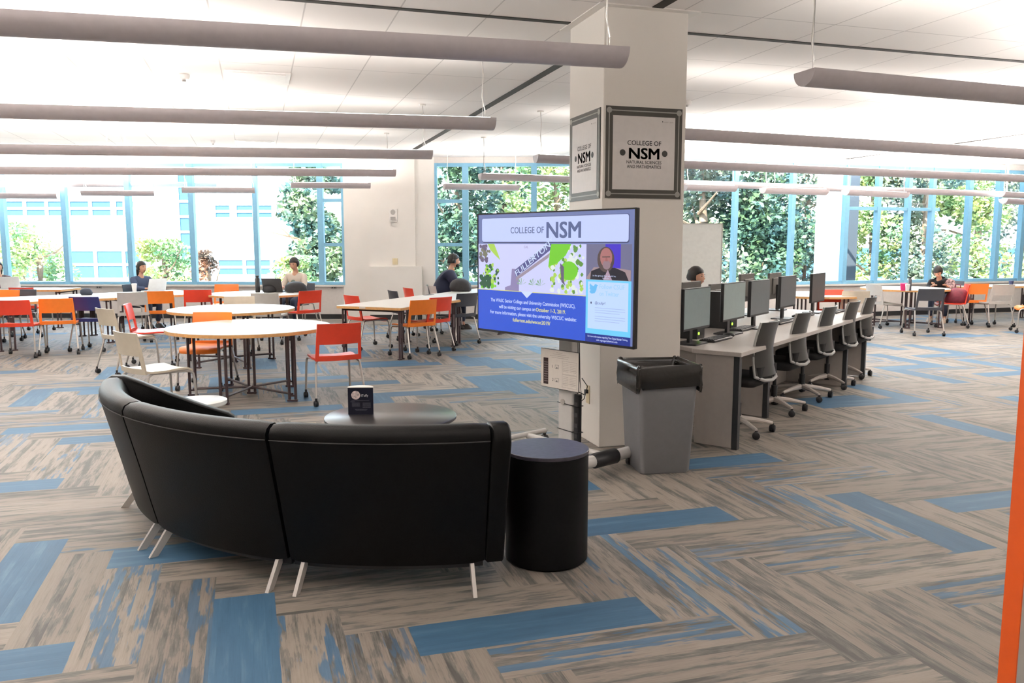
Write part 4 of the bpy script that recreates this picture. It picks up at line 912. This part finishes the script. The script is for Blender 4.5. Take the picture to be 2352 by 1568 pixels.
# ------------------------------------------------------------------ people
def skinned(name, nodes, edges, mt, parent, sub=1):
    """nodes: list of (pos, radius)"""
    me = bpy.data.meshes.new(name); me.from_pydata([tuple(n[0]) for n in nodes], edges, []); me.materials.append(mt)
    o = bpy.data.objects.new(name, me); C.objects.link(o); o.parent = parent
    md = o.modifiers.new('skin', 'SKIN'); md.use_smooth_shade = True; md.branch_smoothing = 0.4
    sv = me.skin_vertices[0].data
    for i, n in enumerate(nodes): r = n[1]; sv[i].radius = (r, r) if not isinstance(r, tuple) else r; sv[i].use_root = (i == 0)
    s = o.modifiers.new('subd', 'SUBSURF'); s.levels = sub; s.render_levels = sub + 1
    return o
def person(loc, th, label, top_mat, leg_mat, skin, lean=.10, seat=.47, drop=0.0, bulk=1.0, hands=None, head_dir=(0, 0), hair='short', scale=1.0, shoe=None, head_fwd=.04, twist=0, arms_mat=None, hair_mat=None, beard=False):
    """seated figure; local +Y is the facing direction, origin on the floor below the hips"""
    t = thing('person', label, 'person', loc, rel(th), 'people studying'); t.scale = (scale,) * 3
    H = Vector; hip = H((0, 0, seat + .09)); sh = H((0, lean * 1.0, seat + .55 - drop)); neck = H((0, lean * 1.15 + drop * .4, seat + .62 - drop)); hd = neck + H((0, head_fwd, .115))
    hands = hands or [H((-.13, .40, .77)), H((.13, .40, .77))]
    J = [(hip, .105), (H((0, lean * .35, seat + .28)), .09), (sh - H((0, 0, .09)), .085), (neck, .048), (hd - H((0, .01, .05)), .055)]
    E = [(0, 1), (1, 2), (2, 3), (3, 4)]
    def add(p, r, par, L=J, EE=E): L.append((H(p), r)); EE.append((par, len(L) - 1)); return len(L) - 1
    elb = []
    for k, s in ((0, -1), (1, 1)):
        w = H(hands[k]); S = sh + H((s * .175, 0, -.04)); mid = (S + w) / 2; el = mid + H((s * .07, -.03, -.10)); elb.append((S, el, w))
        a = add(S - H((0, 0, .01)), .042, 2); b_ = add(el, .034, a); c_ = add(w, .024, b_); f = (w - el).normalized(); side = f.cross(H((0, 0, 1))).normalized(); pal = add(w + f * .05, .026, c_)
        for j in range(4):
            kn = add(w + f * .085 + side * (j - 1.5) * .021, .009, pal); L1 = (.032, .038, .036, .028)[j]
            k2 = add(w + f * (.085 + L1) + side * (j - 1.5) * .023 + H((0, 0, -.008)), .008, kn); add(w + f * (.085 + L1 * 1.7) + side * (j - 1.5) * .023 + H((0, 0, -.026)), .007, k2)
        th1 = add(w + f * .045 + side * (-s) * .038, .010, c_); add(w + f * .085 + side * (-s) * .052 + H((0, 0, -.01)), .008, th1)
    kn_, an = [], []
    for s in (-1, 1):
        hj = add((s * .095, .02, seat + .06), .082, 0); k = H((s * .12, .43, seat + .05)); an_ = H((s * .13, .38 + .04 * s, .09)); kk = add(k, .055, hj); aa = add(an_, .036, kk); add(an_ + H((0, .12, -.045)), .032, aa); kn_.append(k); an.append(an_)
    skinned('body', J, E, skin, t)
    # clothes: top with sleeves, trousers, shoes
    L2, E2 = [(hip + H((0, 0, -.03)), .135 * bulk), (H((0, lean * .35, seat + .28)), .135 * bulk), (sh - H((0, 0, .07)), .14 * bulk), (lerp(sh, neck, .75), .075 * bulk)], [(0, 1), (1, 2), (2, 3)]
    for S, el, w in elb:
        a = add(S, .078 * bulk, 2, L2, E2); b_ = add(el, .058 * bulk, a, L2, E2); add(el + (w - el) * .86, .040, b_, L2, E2)
    skinned('top', L2, E2, top_mat, t)
    L3, E3 = [(hip + H((0, 0, -.02)), .13)], []
    for i, s in enumerate((-1, 1)):
        a = add((s * .095, .02, seat + .07), .095, 0, L3, E3); b_ = add(kn_[i], .068, a, L3, E3); add(an[i] + H((0, 0, .03)), .050, b_, L3, E3)
    skinned('trousers', L3, E3, leg_mat, t)
    for i in (0, 1):
        m = MB(); p = an[i]; m.loft([[(p.x + a, p.y + b_ , z) for a, b_ in rrect(-.048 * k, .048 * k, -.07 * k, .17 * k, .045 * k, 3)] for z, k in ((0, 1), (.03, 1), (.07, .75), (.10, .55))]); obj('shoe', m, shoe or BLACKP, t)
    # head
    ht = bpy.data.objects.new('head', None)
    Mh = Matrix.Translation(hd) @ Matrix.Rotation(head_dir[0], 4, 'Z') @ Matrix.Rotation(head_dir[1], 4, 'X')
    m = MB(); n, mm = 16, 12; rings = []
    for j in range(1, mm):
        a = pi * j / mm; z = -.118 * math.cos(a); rr = math.sin(a)
        jaw = 1 - .28 * max(0, (-z - .02) / .1); rings.append([(.076 * rr * jaw * math.cos(2 * pi * k / n), (.098 * rr * (jaw * .95 + .05)) * math.sin(2 * pi * k / n) + (.012 if z < -.03 else 0), z) for k in range(n)])
    m.loft(rings, True, True, Mh)
    m.loft([[(-.010, .088, .012), (.010, .088, .012), (0, .086, .02)], [(-.016, .090, -.028), (.016, .090, -.028), (0, .118, -.022)], [(-.012, .088, -.036), (.012, .088, -.036), (0, .095, -.036)]], True, True, Mh)
    for s in (-1, 1): m.ball((s * .078, -.005, -.005), (.010, .018, .030), 8, 6, Mh)
    hobj = obj('head', m, skin, t, smooth=70)
    m = MB()
    for s in (-1, 1): m.ball((s * .030, .086, .008), (.012, .007, .006), 8, 6, Mh)
    for s in (-1, 1): m.box(s * .032 - .016, s * .032 + .016, .088, .094, .024, .030, Mh)
    obj('eyes', m, HAIR, hobj)
    m = MB(); m.ball((0, .092, -.058), (.022, .008, .006), 10, 6, Mh); obj('mouth', m, mat('lips', (0.35, 0.10, 0.08), .5), hobj)
    hm = hair_mat or HAIR; m = MB(); rings = []
    for j in range(5, 13):
        a = pi * j / 13; z = -.134 * math.cos(a) + .004; rr = math.sin(a)
        ring = []
        for k in range(20):
            al = 2 * pi * k / 20; bump_ = 1 + .05 * math.sin(k * 5.1 + j * 2.3)
            fr = math.sin(al); y = .114 * rr * fr - .010
            if z < .045 and fr > .25: y = min(y, .03); 
            ring.append((.090 * rr * math.cos(al) * bump_, y * bump_, z))
        rings.append(ring)
    m.loft(rings, True, True, Mh)
    if hair == 'long':
        m.loft([[(.075 * math.cos(2 * pi * k / 12) * w_, -.045 + .05 * math.sin(2 * pi * k / 12) * w_ + y_, z_) for k in range(12)] for z_, w_, y_ in ((.04, 1.0, 0), (-.05, 1.08, -.01), (-.14, .95, -.02), (-.22, .6, -.03))], True, True, Mh)
    if hair == 'bun': m.ball((0, -.11, .05), .04, 12, 8, Mh)
    obj('hair', m, hm, t, smooth=70)
    if beard:
        m = MB(); m.ball((0, .055, -.075), (.056, .045, .040), 14, 8, Mh); obj('beard', m, HAIR, t, smooth=70)
    return t, Mh, hobj
def vp(x, d): return V((x - 1176) / FPX * d, d)
DENIM = mat('dark_denim', (0.03, 0.04, 0.075), 0.8); TEE = mat('cream_tee', (0.62, 0.54, 0.46), 0.85); NAVJ = mat('navy_jacket', (0.012, 0.018, 0.05), 0.7); BLUJ = mat('blue_grey_cardigan', (0.05, 0.075, 0.14), 0.8)
# woman at the long table
person(vp(320, 15.5), 118, 'person in a navy cardigan sitting at the long left table with a laptop', BLUJ, DENIM, SKIN, hair='long', hands=[Vector((-.15, .36, .80)), Vector((.10, .38, .80))], lean=.06, scale=.95)
# left edge woman
person(vp(0, 15.9), 150, 'person with glasses at the left picture edge behind an open white laptop', mat('black_white_top', (0.10, 0.07, 0.08), .8, noise=.8, nscale=14), DENIM, SKIN, hair='long', lean=.10, scale=.95)
# white tee student
pt, Mh, hb = person(vp(686, 15.75), 196, 'person in a cream T-shirt sitting at the third round table', TEE, DENIM, SKIN, hair='short', lean=.08, head_dir=(0, -.25), hands=[Vector((-.16, .36, .78)), Vector((.14, .34, .78))])
m = MB(); m.lathe([(.05, 0), (.05, .003)], 16, Matrix.Translation((0, .185, .86)) @ Matrix.Rotation(pi / 2, 4, 'X')); obj('shirt_print', m, mat('grey_green_print', (0.22, 0.26, 0.22), .8), pt)
# jacket man
pt, Mh, hb = person(vp(1008, 15.3), 82, 'person in a navy jacket and black headphones reaching into a backpack', NAVJ, DENIM, SKIN, hair='short', lean=.20, seat=.50, bulk=1.5, scale=1.03, head_fwd=.05, beard=True, hands=[Vector((-.08, .42, .84)), Vector((.12, .44, .82))])
m = MB(); m.tube([Mh @ Vector((.092 * math.cos(a), -.01, .005 + .135 * math.sin(a))) for a in [pi * k / 12 for k in range(13)]], .009, 8)
for s in (-1, 1): m.ball(tuple(Mh @ Vector((s * .092, -.005, -.005))), (.022, .034, .042), 12, 8)
obj('headphones', m, BLACKP, hb)
m = MB(); m.loft([[(x, y, z) for x, y in rrect(-.06, .06, .28, .325, .02)] for z in (.72, .86)] ); m2 = MB(); m2.ball((0, .245, .98), (.055, .05, .16), 12, 8); obj('shirt', m2, mat('orange_shirt', (0.62, 0.24, 0.08), .8), pt)
# leaning student on the right
ps_, _m, _h = person(vp(2168, 16.75), 222, 'person in a black top bent over the sunlit round table on the right', mat('black_knit', (0.012, 0.012, 0.016), .8), DENIM, SKIN, hair='short', lean=.34, drop=.13, bulk=1.15, head_fwd=.11, head_dir=(0, -.75), hands=[Vector((-.20, .50, .77)), Vector((.10, .52, .77))], shoe=mat('pale_shoe', (0.62, 0.52, 0.42), .6), scale=.96)
m = MB(); m.tube([(-.15, .33, .865), (-.19, .345, .84), (-.258, .39, .71), (-.235, .44, .735), (-.205, .49, .765)], [.085, .10, .088, .07, .05], 12)
obj('flowered_sleeve', m, mat('flower_print', (0.26, 0.17, 0.17), .8, noise=1.0, nscale=34), ps_, smooth=70)
# head behind the far monitors
person(vp(1580, 10.15), 128, 'person whose dark-haired head shows above a monitor beside the column', mat('brown_top', (.10, .06, .05), .8), DENIM, SKIN, hair='short', lean=.06, seat=.46)
task_chair(1560, 700, 128, 'black task chair under the person behind the monitors', d=10.35)
chair(700, 660, 196, 'charcoal', 'dark chair under the student in the cream shirt', d=16.05)
chair(985, 660, 82, 'charcoal', 'dark chair under the person in the navy jacket', d=15.27)
chair(306, 660, 118, 'charcoal', 'dark chair under the woman in the navy cardigan', d=15.6)
chair(-12, 660, 150, 'charcoal', 'dark chair under the person at the left picture edge', d=16.15)
chair(2186, 660, 222, 'charcoal', 'dark chair under the bent-over student', d=16.95)

# ------------------------------------------------------------------ things on the tables
TZT = .73
def put(x, y, z=TZT): return P(x, y, z)
def laptop(x, y, th, label, colm, zoff=0, open_=1.9, w=.34, dpt=.235):
    q = put(x, y); t = thing('laptop', label, 'laptop', q, rel(th))
    m = MB(); m.rbox(-w / 2, w / 2, -dpt / 2, dpt / 2, 0, .016, .01); obj('base', m, colm, t)
    m = MB(); m.rbox(-w / 2, w / 2, 0, .008, 0, dpt, .004, Matrix.Translation((0, dpt / 2, .014)) @ Matrix.Rotation(-(open_ - pi / 2), 4, 'X'), n=1); ld_ = obj('lid', m, colm, t)
    m = MB(); m.box(-w / 2 + .01, w / 2 - .01, -.002, 0, .012, dpt - .01, Matrix.Translation((0, dpt / 2, .014)) @ Matrix.Rotation(-(open_ - pi / 2), 4, 'X')); obj('screen', m, mat('laptop_screen', (.1, .12, .14), .2), ld_, smooth=0)
    m = MB(); m.box(-w / 2 + .02, w / 2 - .02, -.02, dpt / 2 - .03, .0165, .018); obj('keyboard', m, KEYM, t, smooth=0)
SIL = mat('silver_laptop', (0.74, 0.78, 0.80), .4)
laptop(30, 663, 165, 'silver laptop open in front of the person at the left picture edge', SIL)
laptop(352, 669, 128, 'silver laptop open in front of the woman in the navy cardigan', SIL)
laptop(634, 670, 186, 'black laptop open on the third round table', BLACKP, w=.36, dpt=.25)
def cup(x, y, r, h, mt, label, cat='cup', name='paper_cup', lid=None):
    q = put(x, y); t = thing(name, label, cat, q); m = MB(); m.lathe([(r * .72, 0), (r, h)], 20); obj('body', m, mt, t)
    m = MB(); m.lathe([(r * 1.06, h - .004), (r * 1.06, h + .006), (r * .9, h + .016)], 20); obj('lid', m, lid or mt, t)
WC = mat('white_paper', (0.78, 0.76, 0.74), .5)
cup(309, 670, .045, .135, WC, 'white paper coffee cup in front of the woman in navy'); cup(2074, 667, .055, .12, mat('magenta_plastic', (0.65, 0.03, 0.16), .4), 'magenta cup on the sunlit round table', lid=mat('magenta_plastic', ()))
cup(2084, 668, .04, .11, WC, 'white cup beside the magenta cup'); cup(2322, 656, .045, .09, mat('dark_blue_mug', (.04, .05, .12), .4), 'dark blue cup on the table at the right picture edge')
def bottle(x, y, h, r, mt, label):
    q = put(x, y); t = thing('water_bottle', label, 'bottle', q); m = MB(); m.lathe([(r, 0), (r, h * .8), (r * .55, h * .88), (r * .55, h * .9)], 20); obj('body', m, mt, t)
    m = MB(); m.lathe([(r * .7, h * .9), (r * .7, h)], 16); obj('cap', m, BLACKP, t)
bottle(592, 671, .30, .042, BLACKP, 'tall black bottle at the left of the black laptop'); bottle(2089, 667, .25, .03, CHAR, 'slim dark bottle on the sunlit round table')
def backpack(loc, th, s, mt, label, name='backpack', cat='bag', strap=True, hz=1.0):
    t = thing(name, label, cat, loc, rel(th)); m = MB(); n = 18; rings = []
    for z, k, o in ((0, .82, 0), (.03, 1, 0), (.10, 1.04, .01), (.20, .94, .015), (.27, .72, .01), (.31, .40, 0), (.32, .15, 0)):
        rings.append([(.22 * k * s * math.cos(2 * pi * i / n) * (1 + .04 * math.sin(i * 3 + z * 20)), .15 * k * s * math.sin(2 * pi * i / n) + o, z * s * hz) for i in range(n)])
    m.loft(rings); b_ = obj('body', m, mt, t, smooth=70)
    m = MB(); m.rbox(-.12 * s, .12 * s, -.19 * s, -.12 * s, .02 * s, .15 * s, .03 * s); obj('pocket', m, mt, t)
    if strap:
        m = MB(); m.tube([(-.06 * s, 0, .29 * s), (-.05 * s, 0, .38 * s), (.05 * s, 0, .38 * s), (.06 * s, 0, .29 * s)], .010 * s, 8); obj('handle', m, mt, t)
    return t
BB = mat('black_nylon', (0.015, 0.015, 0.018), .6, noise=.3)
backpack(put(680, 671), 180, .88, BB, 'black backpack lying on the third round table in front of the cream-shirted student', strap=False, hz=.68)
backpack(put(620, 671), 170, .55, BB, 'small black bag beside the black laptop', strap=False, hz=.8)
backpack(put(1058, 669), 200, .92, BB, 'black backpack on the long right table, under the hands of the headphone wearer', hz=.8)
backpack(put(199, 677), 180, .45, mat('dark_blue_nylon', (.02, .03, .05), .6), 'dark bag lying on the middle of the long left table', strap=False, hz=.8)
q = vp(2199, 15.58); q.z = .45; backpack(q, 185, .95, mat('maroon_nylon', (0.15, 0.012, 0.028), .6, noise=.3), 'maroon bag with a black handle sitting on the red chair', 'tote_bag')
def paper(x, y, w, h, th, mt, label, name='paper_sheet', cat='paper', z=TZT):
    q = put(x, y, z); m = MB(); m.box(-w / 2, w / 2, -h / 2, h / 2, 0, .004); tag(obj(name, m, mt, loc=q, rz=rel(th), smooth=0), label, cat)
paper(1945, 670, .30, .5, 70, mat('red_folder', (.75, .05, .06), .5), 'red folder on the round table behind the computers', 'folder', 'folder'); paper(1903, 668, .25, .35, 40, mat('pink_paper', (.8, .35, .45), .5), 'pink sheet on the round table behind the computers')
paper(1925, 669, .2, .3, 30, WC, 'white sheet between the pink and red papers'); paper(2132, 667, .22, .3, 20, mat('lilac_paper', (.35, .38, .75), .5), 'lilac sheet under the hands of the bent-over student'); paper(690, 671, .2, .28, 30, WC, 'white sheet at the right rim of the third round table')
paper(440, 669, .21, .3, 10, WC, 'white sheet on the far end of the long left table')
m = MB(); m.prism(rrect(-.14, .14, -.05, .05, .05, 6), 0, .003); tag(obj('cable_port', m, TEXTD, loc=put(985, 677), rz=vdir(67), smooth=0), 'dark oval cable port in the top of the long right table', 'cable port')

# ------------------------------------------------------------------ wall fittings
pd = FW[2] - FW[1]; pa = math.atan2(pd.y, pd.x)
def wallfit(x, y, w, h, mt, label, name, cat, off=-.06, parts=()):
    q = at_px(FW[1], FW[2], x); n = Vector((-pd.y, pd.x, 0)).normalized(); q = q + n * off; dd = q.x * sy + q.y * cy; q.z = CAMH - (y - 556) * dd / FPX
    t = thing(name, label, cat, q, pa); m = MB(); m.box(-w / 2, w / 2, -.03, 0, -h / 2, h / 2); obj('plate', m, mt, t, smooth=0, bevel=.004)
    for nm, m2, mt2 in parts: obj(nm, m2, mt2, t, smooth=0)
wallfit(908, 600, .11, .13, OUTC, 'ivory switch plate on the white pier between the windows', 'light_switch', 'switch', parts=(('rocker', MB().box(-.02, .02, -.036, -.03, -.03, .03), OUTC),))
wallfit(905, 496, .17, .27, WPL, 'white fire alarm speaker high on the white pier', 'alarm_speaker', 'alarm', parts=(('grille', MB().lathe([(.05, 0), (.045, .008)], 20, Matrix.Translation((0, -.03, .07)) @ Matrix.Rotation(pi / 2, 4, 'X')), GRILL), ('strobe', MB().box(-.05, .05, -.045, -.03, -.09, -.03), GRILL)))
def sillout(a, c, x, label):
    q = at_px(a, c, x); dd = q.x * sy + q.y * cy; q.z = .66; pdd = c - a; aa = math.atan2(pdd.y, pdd.x)
    t = thing('wall_outlet', label, 'outlet', q, aa, 'outlets below the left windows'); m = MB(); m.box(-.06, .06, -.01, 0, -.025, .025); obj('plate', m, GRILL, t, smooth=0)
    m = MB(); m.box(-.035, -.015, -.014, -.01, -.012, .012); m.box(.015, .035, -.014, -.01, -.012, .012); obj('socket', m, TEXTD, t, smooth=0)
sillout(FW[0], FW[1], 221, 'small outlet below the left windows, left of the woman in navy'); sillout(FW[0], FW[1], 508, 'small outlet below the left windows, above the orange chair'); sillout(FW[0], FW[1], 764, 'small outlet below the last left window with a cord in it')

# ------------------------------------------------------------------ outdoors
GZ = -4.5
m = MB(); m.add([(-90, 5, GZ), (110, 5, GZ), (110, 130, GZ), (-90, 130, GZ)], [(0, 1, 2, 3)]); struct(obj('outdoor_ground', m, mat('pale_paving', (0.45, 0.46, 0.42), .9), smooth=0))
BD = 46.0
def bp(x): return (x - 1176) / FPX * BD
def bz_(y): return CAMH - (y - 556) * BD / FPX
t = thing('campus_building', 'long white sunlit campus building outside the left windows', 'building', V(0, BD), -YAW)
m = MB(); m.box(-62, bp(1050), 0, 14, GZ, bz_(300)); obj('wall', m, OUTW, t, smooth=0)
BW_ = mat('blue_building_glass', (0.045, 0.10, 0.14), .7, spec=.1); WFR = mat('white_window_bar', (.8, .8, .8), .6)
def bwin(x0, x1, y0, y1, nv, nh):
    m = MB(); m.box(bp(x0), bp(x1), -.02, .15, bz_(y1), bz_(y0)); w = obj('window', m, BW_, t, smooth=0); m = MB()
    for k in range(nv + 1): xx = bp(x0) + (bp(x1) - bp(x0)) * k / nv; m.box(xx - .09, xx + .09, -.08, 0, bz_(y1), bz_(y0))
    for k in range(nh + 1): zz = bz_(y1) + (bz_(y0) - bz_(y1)) * k / nh; m.box(bp(x0), bp(x1), -.08, 0, zz - .07, zz + .07)
    obj('window_bars', m, WFR, w, smooth=0)
bwin(500, 540, 471, 503, 1, 2); bwin(548, 635, 471, 503, 2, 2); bwin(640, 700, 471, 503, 2, 2); bwin(275, 322, 462, 499, 2, 2); bwin(22, 270, 462, 499, 5, 2)
bwin(418, 457, 396, 602, 1, 6); bwin(160, 290, 574, 640, 2, 2); bwin(290, 332, 574, 640, 1, 2); bwin(502, 690, 594, 632, 3, 2); bwin(20, 130, 574, 640, 2, 2)
t2 = thing('campus_annex', 'white sunlit building outside behind the trees on the right', 'building', V(22, 60), -YAW)
m = MB(); m.box(-16, 30, 0, 10, GZ, 5.2); obj('wall', m, OUTW, t2, smooth=0); m = MB(); m.box(-14, 28, -.05, 0, -1.0, 1.2); obj('window', m, BW_, t2, smooth=0)
m = MB(); cc = V((1895 - 1176) / FPX * 19.5, 19.5); m.prism(rrect(cc.x - .21, cc.x + .21, cc.y - .2, cc.y + .2, .02), GZ, 3.3); tag(obj('outdoor_column', m, OUTW, smooth=0), 'white sunlit square column just outside the right windows', 'column')
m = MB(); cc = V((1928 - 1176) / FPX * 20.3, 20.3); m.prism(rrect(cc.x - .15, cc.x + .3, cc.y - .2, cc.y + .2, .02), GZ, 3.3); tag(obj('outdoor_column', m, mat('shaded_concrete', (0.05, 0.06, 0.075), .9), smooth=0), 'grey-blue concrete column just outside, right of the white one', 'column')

def leafmat(name, c0, c1):
    m = bpy.data.materials.new(name); m.use_nodes = True; nt = m.node_tree; b = nt.nodes['Principled BSDF']; b.inputs['Roughness'].default_value = .6
    n = nt.nodes.new('ShaderNodeTexNoise'); n.inputs['Scale'].default_value = 1.3; n.inputs['Detail'].default_value = 3; tc = nt.nodes.new('ShaderNodeTexCoord'); nt.links.new(tc.outputs['Object'], n.inputs[0])
    r = nt.nodes.new('ShaderNodeValToRGB'); nt.links.new(n.outputs['Fac'], r.inputs[0]); r.color_ramp.elements[0].position = .38; r.color_ramp.elements[1].position = .62
    r.color_ramp.elements[0].color = (*c0, 1); r.color_ramp.elements[1].color = (*c1, 1); nt.links.new(r.outputs[0], b.inputs['Base Color']); return m
LF = {'dark': leafmat('dark_leaves', (0.026, 0.075, 0.068), (0.09, 0.15, 0.06)), 'yellow': leafmat('yellow_green_leaves', (0.12, 0.25, 0.11), (0.45, 0.46, 0.14)), 'pine': leafmat('pine_needles', (0.05, 0.13, 0.125), (0.22, 0.27, 0.12)), 'red': leafmat('reddish_leaves', (0.10, 0.07, 0.05), (0.35, 0.12, 0.05)), 'grey': leafmat('grey_green_leaves', (0.05, 0.10, 0.09), (0.24, 0.26, 0.15))}  # lightened, bluish leaf colours carry the outdoor haze
BARK = mat('bark', (0.22, 0.14, 0.09), .9, noise=.3, nscale=8)
def tree(x, d, ytop, ybot, rad, kind, label, n=2600, ls=.16, nb=9, trunk=True):
    n = int(n * 2.6); ls *= .55; nb = int(nb * 1.6)
    q = vp(x, d); z1 = CAMH - (ytop - 556) * d / FPX; z0 = CAMH - (ybot - 556) * d / FPX
    t = thing('tree' if trunk else 'shrub', label, 'tree' if trunk else 'shrub', (q.x, q.y, GZ), group='trees outside the windows')
    rr = random.Random(int(x * 7 + d)); zc0, zc1 = z0 - GZ, z1 - GZ
    m = MB(); m.tube([(0, 0, 0), (rad * .05, .1, (zc0 + 0) * .6), (rad * .08, 0, (zc0 + zc1) / 2), (0, 0, zc1 - .5)], [.16 * rad ** .5, .13 * rad ** .5, .09 * rad ** .5, .02], 9)
    for k in range(7):
        a = rr.uniform(0, 2 * pi); z = rr.uniform(max(.5, zc0 * .8), zc1 * .8); L_ = rad * rr.uniform(.5, .85); m.tube([(0, 0, z), (math.cos(a) * L_ * .5, math.sin(a) * L_ * .5, z + .3), (math.cos(a) * L_, math.sin(a) * L_, z + rr.uniform(.2, 1.2))], [.06, .04, .015], 6)
    obj('trunk', m, BARK, t)
    bl = []
    for k in range(nb):
        z = rr.uniform(zc0, zc1); f = 1 - .55 * ((z - zc0) / (zc1 - zc0)) if kind == 'pine' else 1 - .8 * abs((z - zc0) / (zc1 - zc0) - .5) ** 1.5
        a = rr.uniform(0, 2 * pi); ro = rad * .62 * f * rr.random() ** .5; bl.append((ro * math.cos(a), ro * math.sin(a), z, rad * rr.uniform(.28, .5) * f))
    m = MB(); vs, fs = [], []
    for k in range(n):
        bx, by, bz, br = rr.choice(bl); v = Vector((rr.gauss(0, 1), rr.gauss(0, 1), rr.gauss(0, 1))).normalized() * br * rr.uniform(.55, 1.05); c_ = Vector((bx, by, bz)) + v
        if c_.z > zc1: c_.z = zc1 - rr.random() * .3
        a = Vector((rr.gauss(0, 1), rr.gauss(0, 1), rr.gauss(0, .6))).normalized(); b_ = a.cross(Vector((rr.gauss(0, 1), rr.gauss(0, 1), rr.gauss(0, 1)))).normalized(); s = ls * rr.uniform(.6, 1.4)
        o = len(vs); vs += [tuple(c_ - a * s), tuple(c_ + b_ * s * .55), tuple(c_ + a * s), tuple(c_ - b_ * s * .55)]; fs.append((o, o + 1, o + 2, o + 3))
    m.add(vs, fs); obj('foliage', m, LF[kind], t, smooth=0)
tree(85, 30, 512, 700, 1.9, 'yellow', 'pale yellow-green tree outside the two leftmost windows', 2200, .15)
tree(375, 30, 548, 700, 1.5, 'yellow', 'yellow-green tree outside behind the woman in navy', 1800, .15)
tree(478, 28, 575, 690, .7, 'red', 'small reddish tree outside left of the tall black bottle', 700, .12)
tree(735, 25, 350, 720, 1.9, 'pine', 'tall pine outside behind the student in the cream shirt', 4200, .17, 16)
tree(690, 23, 590, 720, .9, 'yellow', 'sunlit shrub tree outside at the foot of the tall pine', 1000, .12)
tree(1045, 23, 320, 700, 1.5, 'dark', 'dark tree outside the narrow panes of the front window', 3200, .15, 14)
tree(1150, 26, 300, 700, 2.3, 'pine', 'broad dark tree outside behind the large screen', 4200, .18, 16)
tree(1270, 24, 310, 700, 1.7, 'yellow', 'sunlit tree outside just left of the column', 2800, .15, 12)
tree(1600, 24, 300, 720, 2.0, 'grey', 'grey-green tree outside behind the whiteboard', 3600, .16, 14)
tree(1730, 25, 300, 720, 2.0, 'dark', 'dense green tree outside between the first two right mullions', 4000, .16, 16)
tree(1840, 27, 310, 700, 1.8, 'grey', 'leafy tree outside just left of the white column', 3200, .16, 14)
tree(1990, 28, 330, 700, 1.7, 'yellow', 'bright tree outside behind the transom of the right windows', 2600, .16, 12)
tree(2110, 27, 340, 700, 1.9, 'grey', 'tree outside behind the bent-over student', 3000, .16, 12)
tree(2230, 29, 360, 720, 2.0, 'yellow', 'yellow-green tree outside near the orange chair', 3000, .17, 12)
tree(2340, 30, 350, 720, 2.0, 'grey', 'tree outside at the far right picture edge', 2800, .17, 12)
tree(1500, 27, 300, 720, 2.0, 'dark', 'dark tree outside hidden by the column', 2000, .18, 12)
